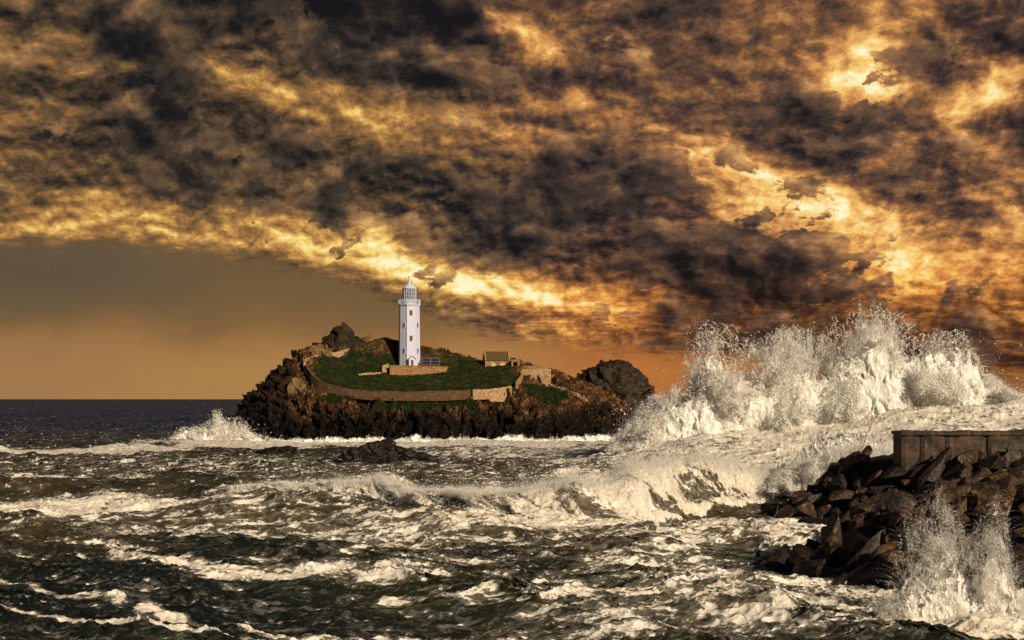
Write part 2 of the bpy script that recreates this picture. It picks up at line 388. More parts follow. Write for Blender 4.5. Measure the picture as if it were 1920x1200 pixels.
def along(pts, x):
    """piecewise curve: rows (x, a, b, ...) -> smooth interpolation of each column"""
    p = np.array(pts, float); return [np.interp(x, p[:, 0], p[:, i]) for i in range(1, p.shape[1])]
BREAKER = [(-60,190,0.0),(-37,172,0.5),(-30.6,166,1.5),(-22,158,2.1),(-15,150,2.5),(-9,142,2.9),(-3.1,136,3.4),(2,133,4.2),(6.1,132,4.9),(11.4,135,5.1),(15,141,5.0),(19.5,149,4.9),(27,160,4.0),(33,168,3.0),(40,176,2.0),(50,186,0.6),(70,200,0.0)]
HUMP = [(-70,132,0.0),(-48,134,0.2),(-41,135,0.5),(-34,135,1.7),(-29,135,2.8),(-25,135,3.2),(-20,134,2.9),(-12,130,2.1),(-3,126,1.5),(8,122,1.1),(15,121,0.6),(24,122,0.0)]
def swell_height(x, y):
    """the big named waves, without the wind sea"""
    wob = fbm2(x / 9.0, y / 30.0 + 3.1, 3) * 1.5
    yc, H = along(BREAKER, x); s = y - yc - wob
    h = 0.92 * H * np.where(s < 0, np.exp(-(s / 3.0) ** 2), np.exp(-(s / 11.0) ** 2)) - 0.10 * H * np.exp(-((s + 8) / 4.0) ** 2)
    yc, H = along(HUMP, x); s = y - yc - wob * 0.6
    h = h + H * np.where(s < 0, np.exp(-(s / 7.5) ** 2), np.exp(-(s / 6.0) ** 2))
    # the surge piled up behind the breakwater
    Hs = np.interp(x, [10, 20, 28, 36, 48, 60, 72, 90, 130, 220], [0, 1.0, 3.4, 5.2, 6.2, 7.6, 10.2, 11.0, 11.2, 10.0])
    up_ = sst(188, 268, y) * (1 - sst(285, 380, y)); h = h + Hs * up_
    h = h + 0.9 * np.exp(-((x - 7) / 6.0) ** 2 - ((y - 101 + 0.25 * (x - 7)) / 3.0) ** 2) + 0.8 * np.exp(-((x + 12) / 12.0) ** 2 - ((y - 84) / 4.0) ** 2)
    h = h + 0.7 * np.exp(-((x + 16) / 9.0) ** 2 - ((y - 101 + 0.1 * x) / 2.4) ** 2)
    h = h + 1.1 * np.exp(-((x - 23.5) / 5.0) ** 2 - ((y - 71) / 3.2) ** 2)
    return h
# where foam lies on the water: (photo x, photo y of the flat sea there, half sizes, cover)
FOAM = [(1420,850,380,50,.62),(1300,905,260,40,.6),(1000,850,260,14,.42),(860,832,330,10,.7),(480,830,190,12,.8),(150,846,240,7,.8),(80,897,170,7,.62),(170,952,290,22,.74),(300,985,330,20,.30),
 (560,965,240,26,.28),(620,1003,480,11,.40),(1010,1003,260,12,.62),(680,1080,220,10,.40),
 (1350,1000,210,22,.52),(1500,1010,160,24,.62),(1480,1120,290,85,.46),(1700,1150,300,80,.56),(1250,1060,180,40,.38),(1150,1160,240,40,.32),(900,1185,220,22,.30),(620,1190,120,16,.42),(1640,900,120,40,.9),(1560,870,200,40,.8),
 (1800,1178,190,40,.95),(1850,1130,160,50,.75),(620,970,420,40,.26),(1000,1010,420,18,.36),(560,880,500,26,.26),(950,885,500,36,.22),(300,870,420,20,.22),(820,1050,300,24,.2),(1000,1100,280,34,.2),(1620,885,430,55,.60),(1290,880,120,30,.6)]
# long drawn-out foam lines: photo points on the flat sea, half width, cover
LINES = [([(-40,1090),(60,1104),(130,1120),(235,1131)],4,.62),([(280,1134),(380,1150),(520,1166),(660,1174)],5,.66),([(-40,1139),(90,1150),(250,1166),(480,1186),(640,1192)],3.2,.6),
 ([(212,1044),(300,1060),(440,1076),(640,1082),(820,1090)],7,.62),([(0,1002),(160,977),(330,948),(480,920)],4,.42),([(760,1050),(900,1058),(1050,1052)],4,.48),([(700,1120),(860,1128),(1010,1120)],4,.45),([(1000,1140),(1150,1128),(1330,1150)],6,.52),([(60,1035),(200,1030),(340,1040)],3,.4)]
def foam_cover(x, y):
    px = 960 + F * x / y; py = HZ + F * CAM_H / y; c = np.zeros_like(x)
    wx = fbm2(x / 14.0 + 40, y / 22.0, 4) * 0.55; wy = fbm2(x / 17.0, y / 25.0 + 80, 4) * 0.55
    for (cx, cy, rx, ry, w) in FOAM:
        d = np.hypot((px - cx) / rx + wx, (py - cy) / ry + wy); c = np.maximum(c, w * (1 - sst(0.55, 1.25, d)))
    for pts, w, cv in LINES:
        d = np.full_like(x, 1e9); qx = px + wx * 40; qy = py + wy * 9
        for (ax, ay), (bx, by) in zip(pts[:-1], pts[1:]):
            t = np.clip(((qx - ax) * (bx - ax) + (qy - ay) * (by - ay) * 9) / ((bx - ax) ** 2 + 9 * (by - ay) ** 2), 0, 1)
            d = np.minimum(d, np.hypot((qx - ax - t * (bx - ax)) * 0.33, qy - ay - t * (by - ay)))
        c = np.maximum(c, cv * (1 - sst(0.3, 1.3, d / w)))
    return c
TA = ocean_tile(1024, 211.0, 8.5, (-0.24, -0.97), 3.5, 70, 0.50, 1.3, 3)
TB = ocean_tile(1024, 53.0, 6.0, (-0.45, -0.89), 0.25, 6.0, 0.15, 1.25, 5, 3, 3.15)
def sea_surface(x, y, fine=1.0):
    """displaced position, folding and foam of the sea at plan points x, y"""
    sw = swell_height(x, y)
    ca, sa = math.cos(0.19), math.sin(0.19)
    a = tile_at(TA, 211.0, x * ca - y * sa + 31, x * sa + y * ca)
    cb, sb = math.cos(-0.33), math.sin(-0.33)
    b = tile_at(TB, 53.0, x * cb - y * sb, x * sb + y * cb + 7)
    calm = 1 - 0.45 * sst(180, 360, y) * (1 - sst(700, 2500, y)) * sst(-120, -60, x)
    near = (1 - 0.85 * sst(260, 900, y)) * fine
    X = x + a[1] * calm + b[1] * near; Y = y + a[2] * calm + b[2] * near
    Z = sw + a[0] * calm + b[0] * near
    fold = np.clip(0.55 - a[3], 0, 1) * 1.2 + np.clip(0.30 - b[3], 0, 1) * near * 0.7
    cov = foam_cover(x, y)
    boil = np.abs(fbm2(x / 2.2, y / 1.6, 5, 0.62)) * cov * near
    Z = Z + boil * 0.85
    foam = np.clip(cov + fold * 0.55, 0, 1)
    return X, Y, Z, foam, cov, fold

def water_material():
    m, g, b = material('sea_water')
    geo = g.new('ShaderNodeNewGeometry'); p = S(g.t, geo.outputs['Position'])
    foam = g.attr('foam'); fold = g.attr('fold')
    wv = g.noise(p, 0.30, 4, 0.5, color=True)
    pw = g.vm('ADD', p, g.vm('SCALE', g.vm('SUBTRACT', wv, (0.5, 0.5, 0.5)), scale=2.6))
    stw = g.vm('MULTIPLY', pw, (0.30, 1.0, 1.0))
    lace = g.noise(stw, 0.85, 9, 0.68, 0.4)
    vein = 1.0 - (g.noise(stw, 1.6, 5, 0.6, 0.5) - 0.5).abs() * 5.0      # thin drawn-out threads of foam
    web = g.voro(g.vm('ADD', g.vm('MULTIPLY', p, (0.5, 1.0, 1.0)), g.vm('SCALE', wv, scale=1.2)), 1.3, 'DISTANCE_TO_EDGE')
    f = foam.mad(1.0, (lace - 0.5) * 2.3) + vein.max(-0.4) * 0.22 - web.min(0.25) * 0.5
    mask = (f + fold * 0.32).step(0.40, 0.60)
    thin = (f + fold * 0.2).step(0.12, 0.55) * 0.17
    mask = mask.max(thin)
    wcol = g.mix(g.noise(p, 0.02, 3).step(0.4, 0.65), (0.006, 0.009, 0.009), (0.022, 0.024, 0.009))
    sx, sy, sz_ = g.sep(p)
    silt = sy.step(98.0, 122.0) * sy.step(330.0, 230.0)
    wcol = g.mix(silt * g.noise(p, 0.06, 4).step(0.35, 0.6) * 0.8, wcol, (0.072, 0.052, 0.022))
    wcol = g.mix(foam.step(0.15, 0.75) * 0.7, wcol, (0.085, 0.070, 0.042))
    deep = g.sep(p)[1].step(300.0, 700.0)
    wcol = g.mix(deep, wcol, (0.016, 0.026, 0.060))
    fcol = g.mix(lace.step(0.3, 0.7), (0.60, 0.52, 0.40), (0.85, 0.80, 0.71))
    col = g.mix(mask, wcol, fcol)
    g.put(col, b.inputs['Base Color'])
    g.put(mask.mad(0.6, 0.16), b.inputs['Roughness']); b.inputs['IOR'].default_value = 1.333
    ds = g.sep(p)[1]
    rip = g.noise(g.vm('MULTIPLY', p, (0.55, 1.0, 1.0)), 3.2, 6, 0.66, 0.3)
    big = g.noise(g.vm('MULTIPLY', p, (0.55, 1.0, 1.0)), 0.22, 7, 0.62, 0.3)
    far = ds.step(250.0, 800.0)
    hgt = rip * 0.17 * (1.0 - far * 0.6) + big * far * 1.6 + mask * 0.10 + lace * mask * 0.30
    g.put(g.bump(hgt, 0.9, 1.0), b.inputs['Normal'])
    # far off, the sea is seen as countless wave fronts: mostly the dark water itself
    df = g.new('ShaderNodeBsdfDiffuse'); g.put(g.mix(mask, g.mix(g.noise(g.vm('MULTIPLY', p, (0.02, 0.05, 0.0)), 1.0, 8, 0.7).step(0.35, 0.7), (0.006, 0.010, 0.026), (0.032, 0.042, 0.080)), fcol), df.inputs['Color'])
    g.put(g.bump(big, 1.0, 3.0), df.inputs['Normal'])
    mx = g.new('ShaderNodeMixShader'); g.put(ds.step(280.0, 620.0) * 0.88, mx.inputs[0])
    g.link(b.outputs[0], mx.inputs[1]); g.link(df.outputs[0], mx.inputs[2]); g.link(mx.outputs[0], g.t.nodes['Material Output'].inputs['Surface'])
    return m
WATER = water_material()
def build_sea():
    NCOL = 1250; Ys = [50.0]
    while Ys[-1] < 60000:
        y = Ys[-1]; Ys.append(y + (max(0.11, y * y / 31200 * 0.42) if y < 1300 else y * 0.045))
    Ys = np.array(Ys); t = np.tan(np.linspace(-0.42, 0.42, NCOL)) * 1.0
    y, tt = np.meshgrid(Ys, t, indexing='ij'); x = tt * y
    X, Y, Z, foam, cov, fold = sea_surface(x, y)
    V = np.stack([X, Y, Z], -1).reshape(-1, 3)
    o = mesh_obj('sea', V, grid_faces(len(Ys), NCOL), WATER, smooth=True, attrs={'foam': foam, 'fold': fold})
    tag(o, 'rough dark sea streaked with foam, reaching to the horizon', None, None, 'structure')
    # deep water beyond the sides and behind, just under the modelled waves
    s = 70000.0
    d = mesh_obj('sea_far', [(-s, -s, -3.5), (s, -s, -3.5), (s, s, -3.5), (-s, s, -3.5)], [(0, 1, 2, 3)], WATER, attrs={'foam': np.zeros(4), 'fold': np.zeros(4)})
    tag(d, 'open dark water around the rough sea', None, None, 'structure')
    print('sea verts', len(V))
build_sea()
# ---------- island: terrain through measured heights, cliffs by distance from the shore ----
SHORE = [(-88,424),(-84,412),(-75,404),(-63,400),(-48,398),(-30,397),(-18,396),(-6,397),(6,396),(18,397),(28,400),(36,404),(43,410),(47,420),(48,434),(42,448),(22,460),(-10,468),(-45,466),(-70,456),(-86,440)]
CTRL = [(600,726,413),(640,737,409),(700,744,407),(760,747,406),(830,748,406),(890,746,407),(945,742,408),(972,722,413),
 (640,706,422),(700,716,418),(780,706,424),(850,706,424),(900,702,424),(950,701,421),(604,690,424),(650,673,434),(720,686,432),(767,687,435),(830,691,432),(880,682,432),(930,692,428),(962,690,424),
 (527,691,425),(545,674,430),(575,652,434),(610,645,438),(625,640,440),(650,638,444),(690,645,446),(720,646,449),(760,648,451),(800,650,451),(840,660,450),(880,671,447),(905,677,441),(960,676,440),(1000,690,438),(1035,697,436),(1060,705,434),(1090,713,432),
 (1000,716,424),(1040,712,426),(1030,745,412),(1080,742,414),(1100,756,412),(1130,776,409),(1160,768,418),(1195,772,424),
 (475,748,414),(500,728,416),(520,738,410),(560,730,409),(470,785,406),(600,760,404),(700,775,402),(800,775,401.5),(900,772,402),(1000,768,404)]
CW = np.array([at(*c) for c in CTRL] + [(-60,458,17),(-20,464,17),(20,457,12),(40,444,8),(-85,430,6),(-40,440,31)])
def tps_fit(P, z, lam=0.6):
    n = len(P); d = np.hypot(P[:, None, 0] - P[None, :, 0], P[:, None, 1] - P[None, :, 1])
    K = np.where(d > 0, d * d * np.log(d + 1e-9), 0) + np.eye(n) * lam
    A = np.zeros((n + 3, n + 3)); A[:n, :n] = K; A[:n, n] = 1; A[:n, n + 1:] = P; A[n, :n] = 1; A[n + 1:, :n] = P.T
    return np.linalg.solve(A, np.concatenate([z, [0, 0, 0]]))
_w = tps_fit(CW[:, :2], CW[:, 2])
def tps(x, y):
    r = np.full_like(x, _w[-3]) + _w[-2] * x + _w[-1] * y
    for (cx, cy), k in zip(CW[:, :2], _w[:-3]):
        d2 = (x - cx) ** 2 + (y - cy) ** 2; r = r + k * 0.5 * d2 * np.log(d2 + 1e-9)
    return r
def sdist(x, y, poly):
    """distance to a closed outline, positive inside"""
    d = np.full_like(x, 1e9); ins = np.zeros(x.shape, bool); n = len(poly)
    for i in range(n):
        (ax, ay), (bx, by) = poly[i], poly[(i + 1) % n]
        t = np.clip(((x - ax) * (bx - ax) + (y - ay) * (by - ay)) / ((bx - ax) ** 2 + (by - ay) ** 2), 0, 1)
        d = np.minimum(d, np.hypot(x - ax - t * (bx - ax), y - ay - t * (by - ay)))
        c = ((ay > y) != (by > y)) & (x < (bx - ax) * (y - ay) / (by - ay + 1e-12) + ax); ins ^= c
    return np.where(ins, d, -d)
def island_base(x, y):
    d = sdist(x, y, SHORE) + fbm2(x / 13.0 + 5, y / 13.0, 4) * 3.6 + 0.3
    lim = -2.5 + (d + 1.2) * 1.9; lim = np.minimum(lim, 3.5 + (d + 1.2) * 1.15)
    t = tps(x, y); k = 1.5
    return np.minimum(t, lim) - 0.4 * np.log1p(np.exp(-np.abs(t - lim) / k)) , d
# the walled lawn, as an outline on the ground (photo column, distance)
LAWN = [((px - 960) / F * Y, Y) for px, Y in [(598,416),(612,411.5),(640,408.6),(700,406.6),(760,405.6),(830,405.6),(890,406.4),(940,408),(965,411),(976,416),(968,424),(958,432),(900,440),(840,446),(760,447),(700,446),(672,441),(640,438),(600,430),(590,423)]]
def build_island():
    xs = np.arange(-92, 56, 0.28); ys = np.concatenate([np.arange(391, 450, 0.26), np.arange(450, 476, 0.8)])
    x, y = np.meshgrid(xs, ys); z, d = island_base(x, y)
    lawn = sst(-0.6, 0.8, sdist(x, y, LAWN)); earth = sst(434.5, 437, y + fbm2(x / 5, y / 5, 3) * 5 - 5.0 * sst(-24, -12, x)); px = 960 + F * x / y
    # vegetated banks outside the wall
    bank = np.maximum(np.exp(-((x - 9.5) / 9.5) ** 2 - ((y - 414) / 7) ** 2), np.exp(-((x + 24) / 24.0) ** 2 - ((y - 404.3) / 2.2) ** 2) * 0.95)
    bank = np.maximum(bank, np.exp(-((x + 52) / 7.0) ** 2 - ((y - 407) / 3.0) ** 2) * .9) * (1 - lawn)
    green = np.clip((1 - earth) * np.maximum(lawn, sst(0.45, 0.75, bank + fbm2(x / 3, y / 3, 4) * 0.35)), 0, 1)
    rock = 1 - np.maximum(lawn, green * 0.75)
    n = [np.zeros_like(z)] * 3
    gy, gx = np.gradient(z, ys, xs); nl = np.sqrt(gx * gx + gy * gy + 1); nx, ny, nz = -gx / nl, -gy / nl, 1 / nl
    r1 = fbm3(x / 7.0, y / 7.0, z / 5.0, 3, 0.5, True); r2 = fbm3(x / 2.4 + 9, y / 2.4, z / 1.9, 4, 0.55, True); r3 = fbm3(x / 0.9, y / 0.9, z / 0.8, 2, 0.5)
    q_ = x + 0.55 * z; cl = np.abs(fbm3(q_ / 4.6 + 40, y / 5.0, (z - 0.3 * x) / 4.2, 4, 0.6))
    lump = fbm3(x / 4.5 + 3, y / 4.5, z / 3.6, 3, 0.5)
    wx, wz = x + 0.35 * z + r2 * 0.5, z - 0.28 * x + r3 * 0.4
    t1, e1, v1 = worley3(wx / 4.2, y / 4.2, wz / 2.8); t2, e2, v2 = worley3(wx / 1.7 + 9, y / 1.7, wz / 1.3, 5)
    block = (v1 - 0.5) * 2.0 + t1 * 3.0 + (v2 - 0.5) * 0.7 + t2 * 1.5 - (1 - sst(0.0, 0.16, e1)) * 0.9 - (1 - sst(0, 0.2, e2)) * 0.35
    disp = (block + r1 * 0.5 - 0.4 + r2 * 0.22 + r3 * 0.14 + lump * 1.3 - (1 - sst(0.0, 0.12, cl)) * 0.9) * rock
    disp *= sst(-4, 2, z + 2) * (0.35 + 0.65 * sst(0.1, 1.0, np.hypot(gx, gy)))
    disp = disp + lawn * fbm2(x / 2.2, y / 2.2, 3) * 0.16
    V = np.stack([x + nx * disp, y + ny * disp, z + nz * disp], -1).reshape(-1, 3)
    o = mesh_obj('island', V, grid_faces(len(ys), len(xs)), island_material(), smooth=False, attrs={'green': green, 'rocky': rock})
    tag(o, 'rocky island with dark wet cliffs and green top under the lighthouse', None, None, 'structure')
    return V, green.ravel(), lawn.ravel(), rock.ravel(), (gx.ravel(), gy.ravel())
def rock_colour(g, p, warm=1.0):
    n = g.noise(p, 0.35, 6, 0.62); q = g.noise(p, 1.7, 6, 0.65); s_ = g.noise(p, 5.0, 3, 0.6)
    c = g.ramp(n * 0.6 + q * 0.4, [(0.30, s2l(14, 11, 9)), (0.44, s2l(34, 26, 18)), (0.52, s2l(78, 55, 32)), (0.59, s2l(142, 102, 58)), (0.70, s2l(104, 82, 56))])  # lighter ochre stops paint golden highlights into the rock
    c = g.mix((g.noise(p, 0.13, 3) * 0.6 + s_ * 0.4).step(0.51, 0.60) * 0.5, c, s2l(124, 72, 36))          # rust-coloured lichen, its patches doubling as golden highlights
    c = g.mix((q * 0.45 + s_ * 0.55).step(0.57, 0.63) * 0.75, c, s2l(186, 160, 126))                         # pale lichen and guano, also highlights put into the colour
    return c, q, s_
def island_material():
    m, g, b = material('island_rock')
    p = S(g.t, g.new('ShaderNodeNewGeometry').outputs['Position'])
    c, q, s_ = rock_colour(g, p)
    z = g.sep(p)[2]
    wet = (z + (q - 0.5) * 6.0 + (g.noise(p, 0.11, 3) - 0.5) * 16.0).step(12.5, 6.0)
    c = g.mix(wet * 0.95, c, s2l(13, 10, 8))
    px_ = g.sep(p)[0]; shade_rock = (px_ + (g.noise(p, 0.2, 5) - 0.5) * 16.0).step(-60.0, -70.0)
    c = g.mix(shade_rock * 0.85, c, s2l(16, 13, 11))  # shade of the left flank, put into the rock colour
    gr = g.attr('green')
    gcol = g.ramp(g.noise(p, 0.9, 6, 0.65), [(0.3, s2l(14, 20, 9)), (0.5, s2l(27, 38, 14)), (0.7, s2l(48, 54, 22))])
    gcol = g.mix(g.noise(p, 0.22, 6, 0.65).step(0.53, 0.63) * 0.7, gcol, s2l(84, 64, 34))
    c = g.mix((gr + (s_ - 0.5) * 0.5).step(0.35, 0.65), c, gcol)
    g.put(c, b.inputs['Base Color']); g.put(0.85 - wet * 0.62, b.inputs['Roughness']); b.inputs['Specular IOR Level'].default_value = 0.12
    g.put(g.bump(q * 0.6 + s_ * 0.4, 1.0, 0.8), b.inputs['Normal'])
    return m
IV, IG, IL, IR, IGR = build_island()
def ground_z(x, y): return float(island_base(np.array([[x]]), np.array([[y]], float))[0][0, 0])

# grass and heath: short tufts, three blades each
def tufts(name, idx, h0, h1, w, mat, label):
    P = IV[idx] + np.stack([rng.uniform(-.14, .14, len(idx)), rng.uniform(-.14, .14, len(idx)), np.full(len(idx), -0.05)], -1)
    n = len(P) * 3; P = np.repeat(P, 3, 0); a = rng.random(n) * 6.283; h = rng.uniform(h0, h1, n); ln = rng.uniform(0.1, 0.7, n) * h; b_ = rng.random(n) * 6.283
    dx, dy = np.cos(a) * w / 2, np.sin(a) * w / 2
    z0 = np.zeros(n)
    V = np.stack([P + np.stack([-dx, -dy, z0], -1), P + np.stack([dx, dy, z0], -1), P + np.stack([np.cos(b_) * ln, np.sin(b_) * ln, h], -1)], 1).reshape(-1, 3)
    o = mesh_obj(name, V, np.arange(n * 3, dtype=np.int32).reshape(-1, 3), mat)
    return tag(o, label, None, None, 'stuff')
def leaf_mat(name, stops, sc_):
    m, g, b = material(name); p = S(g.t, g.new('ShaderNodeNewGeometry').outputs['Position'])
    g.put(g.ramp(g.noise(p, sc_, 5, 0.65), stops), b.inputs['Base Color']); b.inputs['Roughness'].default_value = 0.8
    b.inputs['Specular IOR Level'].default_value = 0.2
    return m
M_GRASS = leaf_mat('grass', [(0.3, s2l(16, 24, 8)), (0.48, s2l(36, 50, 16)), (0.58, s2l(66, 76, 28)), (0.70, s2l(112, 96, 48))], 0.55)
M_HEATH = leaf_mat('heath', [(0.3, s2l(28, 24, 12)), (0.47, s2l(44, 38, 18)), (0.58, s2l(82, 58, 28)), (0.7, s2l(150, 110, 60))], 0.5)
M_SHRUB = leaf_mat('shrub', [(0.3, s2l(14, 22, 8)), (0.5, s2l(30, 44, 14)), (0.7, s2l(60, 70, 26))], 0.8)
front = IV[:, 1] < 452
bald = fbm2(IV[:, 0] / 4.5 + 9, IV[:, 1] / 4.5, 4)
li = np.where((IL > 0.5) & front & (bald < 0.16))[0]; tufts('grass', rng.choice(li, min(len(li), 60000), False), 0.12, 0.42, 0.10, M_GRASS, 'short green grass of the walled lawn below the lighthouse')
bi = np.where((IG > 0.55) & (IL < 0.3) & front & (IV[:, 2] > 5))[0]; tufts('ground_cover', rng.choice(bi, min(len(bi), 40000), False), 0.25, 0.75, 0.2, M_SHRUB, 'dark green scrub on the banks outside the lawn wall')
hi = np.where((IG < 0.4) & front & (IV[:, 2] > 5.5) & (np.random.default_rng(5).random(len(IV)) < 0.5) & (fbm2(IV[:, 0] / 5, IV[:, 1] / 5, 3) > -0.02))[0]
tufts('heath', rng.choice(hi, min(len(hi), 14000), False), 0.15, 0.55, 0.16, M_HEATH, 'rusty brown heath growing over the upper rocks of the island')

# ---------- rock outcrops ------------------------------------------------------------
def rock_shape(seed, dims, cuts=11, n=64, rough=0.16, fr=1.3, keep=0.78):
    """a boulder: sphere cut by planes, then worn by noise; returns V, F"""
    r = np.random.default_rng(seed); th = np.linspace(0, np.pi, n // 2 + 1); ph = np.linspace(0, 2 * np.pi, n + 1)[:-1]
    T, Pp = np.meshgrid(th, ph, indexing='ij'); D = np.stack([np.sin(T) * np.cos(Pp), np.sin(T) * np.sin(Pp), np.cos(T)], -1)
    R = np.ones(T.shape)
    for i in range(cuts):
        v = r.normal(size=3); v /= np.linalg.norm(v); h = r.uniform(keep - 0.26, keep)
        c = D @ v; R = np.minimum(R, np.where(c > 0.05, h / np.maximum(c, 0.05), 9))
    o = r.uniform(0, 50, 3)
    R = R * (1 + rough * fbm3(D[..., 0] * fr + o[0], D[..., 1] * fr + o[1], D[..., 2] * fr + o[2], 4, 0.55) + rough * 0.35 * fbm3(D[..., 0] * 5 + o[1], D[..., 1] * 5, D[..., 2] * 5 + o[0], 3))
    V = (D * R[..., None] * np.array(dims)).reshape(-1, 3)
    i = np.arange(T.size, dtype=np.int32).reshape(T.shape); j = np.roll(i, -1, 1)
    return V, np.stack([i[:-1], i[1:], j[1:], j[:-1]], -1).reshape(-1, 4)
def dark_rock_mat(name, stops, wet_at=-100.0, rough=0.62, lich_glint=0.5):
    m, g, b = material(name); p = S(g.t, g.new('ShaderNodeNewGeometry').outputs['Position'])
    n = g.noise(p, 0.55, 6, 0.65); q = g.noise(p, 3.2, 6, 0.68); s_ = g.noise(p, 11.0, 4, 0.6)
    c = g.ramp(n * 0.45 + q * 0.55, stops)
    c = g.mix((q * 0.4 + s_ * 0.6).step(0.56, 0.64) * lich_glint, c, s2l(160, 128, 88))  # pale specks: lichen, plus speckled highlights painted into the boulders
    z = g.sep(p)[2]; w = (z + (n - 0.5) * 2.0).step(wet_at + 1.2, wet_at)
    c = g.mix(w * 0.75, c, s2l(20, 16, 13))
    g.put(c, b.inputs['Base Color']); g.put(rough - w * 0.25, b.inputs['Roughness']); b.inputs['Specular IOR Level'].default_value = 0.25
    g.put(g.bump(q * 0.5 + s_ * 0.35, 1.0, 0.18), b.inputs['Normal'])
    return m
M_OUT = dark_rock_mat('outcrop_rock', [(0.32, s2l(9, 6, 4)), (0.46, s2l(22, 15, 9)), (0.56, s2l(50, 36, 21)), (0.68, s2l(104, 74, 40))], 3.0, 0.6, 0.3)
M_OUTK = M_OUT
M_OUTB = dark_rock_mat('outcrop_brown', [(0.32, s2l(40, 30, 20)), (0.48, s2l(92, 70, 44)), (0.58, s2l(134, 104, 66)), (0.68, s2l(160, 132, 92))], -50, 0.8, 0.5)
def outcrop(px0, px1, py_top, Y, base_z, seed, mat, label, depth=0.8, skew=0.0, tilt=0.0, cuts=12, rough=0.2, keep=0.86, peak=0.0):
    x0 = (px0 - 960) / F * Y; x1 = (px1 - 960) / F * Y; zt = CAM_H + (HZ - py_top) / F * Y
    hw = (x1 - x0) / 2; hh = zt - base_z
    V, Fc = rock_shape(seed, (1, 1, 1), cuts, 150, rough, 1.8, keep)
    V = V / np.abs(V).max(0); V[:, 2] = (V[:, 2] - V[:, 2].min()) / np.ptp(V[:, 2]) * 1.0
    V[:, 0] += skew * V[:, 2] * (1 if True else 0)
    V[:, :2] *= (1 - peak * V[:, 2] ** 1.3)[:, None]
    V[:, 0] = (V[:, 0] - V[:, 0].min()) / np.ptp(V[:, 0]) * 2 - 1
    V = V * np.array([hw, hw * depth, hh]); 
    r = fbm3(V[:, 0] / 3 + seed, V[:, 1] / 3, V[:, 2] / 3, 4, 0.55, True); k = min(1.0, hh / 10)
    t1, e1, v1 = worley3(V[:, 0] / (4.5 * k) + seed, V[:, 1] / (4.5 * k), (V[:, 2] + V[:, 0] * .5) / (3.2 * k), seed); bl = (v1 - .5) * 0.22 + t1 * 0.30 - (1 - sst(0, .15, e1)) * .08
    V[:, :2] *= (1 + 0.08 * r + bl * (0.4 + 0.6 * (V[:, 2] / hh < 0.93)))[:, None]; V[:, 2] += 0.6 * (r - 0.4) * hh / 12 + bl * 2.2 * k
    o = mesh_obj('rock_outcrop', V, Fc, mat, smooth=False); o.location = ((x0 + x1) / 2, Y, base_z)
    return tag(o, label, 'rock')
outcrop(1070, 1222, 676, 437, -3.0, 26, M_OUT, 'big dark humped rock standing apart at the seaward end of the island', 0.62, -0.22, cuts=7, keep=0.98, peak=0.2, rough=0.14)
outcrop(588, 700, 607, 442, 19.0, 8, M_OUTK, 'dark pointed crag that forms the highest point of the island', 0.8, 0.12, peak=0.8, cuts=6, keep=0.97, rough=0.14)
outcrop(674, 706, 627, 443, 26.0, 9, M_OUTB, 'small ochre knob of rock just beside the highest dark crag', 0.8)
outcrop(572, 620, 644, 433, 21.0, 14, M_OUTB, 'rounded ochre rock above the curved end of the lawn wall', 0.8)
outcrop(548, 582, 662, 429, 18.0, 17, M_OUTB, 'tawny rock lump on the upper edge of the dark western cliff', 0.8)
outcrop(536, 584, 706, 411, 6.0, 31, M_OUTB, 'pale lichen-covered rock rib below the curved lawn wall', 0.7)
outcrop(486, 554, 836, 306, -1.2, 41, M_OUT, 'low reddish dark rock awash in the surf under the left cliff', 0.6)
outcrop(640, 735, 826, 262, -1.5, 44, M_OUT, 'large black rock slab in the water in front of the island', 0.5, 0.3)
outcrop(682, 822, 838, 264, -1.3, 47, M_OUT, 'long low tilted black rock touching the large slab in the water', 0.4, -0.5)
outcrop(576, 610, 864, 252, -0.8, 49, M_OUT, 'smallest dark rock poking out of the water, apart from the slabs', 0.6)
outcrop(622, 692, 862, 251, -0.9, 52, M_OUT, 'thin dark rock ledge awash just before the large slab', 0.35)
outcrop(690, 740, 822, 285, -1.0, 53, M_OUT, 'dark rock hump half hidden behind the large slab in the water', 0.5)
# ---------- masonry and paint ---------------------------------------------------------
def stone_mat(name, a, b_, c, sc_=1.6):
    m, g, b = material(name); p = S(g.t, g.new('ShaderNodeNewGeometry').outputs['Position'])
    n = g.noise(p, sc_, 6, 0.65); q = g.noise(p, 5.0, 4, 0.6)
    col = g.ramp(n * 0.6 + q * 0.4, [(0.33, a), (0.5, b_), (0.66, c)])
    vor = g.voro(p, 2.0, 'DISTANCE_TO_EDGE')
    col = g.mix(vor.step(0.05, 0.0) * 0.5, col, a)
    g.put(col, b.inputs['Base Color']); b.inputs['Roughness'].default_value = 0.9
    g.put(g.bump(q + vor.min(0.1) * 2.0, 0.7, 0.15), b.inputs['Normal']); return m
def plain_mat(name, col, rough=0.5, var=0.1, metal=0.0, streak=0.0):
    m, g, b = material(name); p = S(g.t, g.new('ShaderNodeNewGeometry').outputs['Position'])
    n = g.noise(g.vm('MULTIPLY', p, (1.0, 1.0, 0.25)), 1.3, 5, 0.6)
    c = g.mix((n - 0.5).mad(var * 4, 0.5).clamp(), tuple(v * (1 - var) for v in col), tuple(min(1, v * (1 + var)) for v in col))
    if streak: c = g.mix(g.noise(g.vm('MULTIPLY', p, (1.6, 1.6, 0.12)), 1.5, 4, 0.6).step(0.55, 0.75) * streak, c, s2l(150, 128, 96))
    g.put(c, b.inputs['Base Color']); b.inputs['Roughness'].default_value = rough; b.inputs['Metallic'].default_value = metal
    return m
M_STONE = stone_mat('stone_wall', s2l(92, 66, 38), s2l(150, 112, 70), s2l(196, 158, 112))
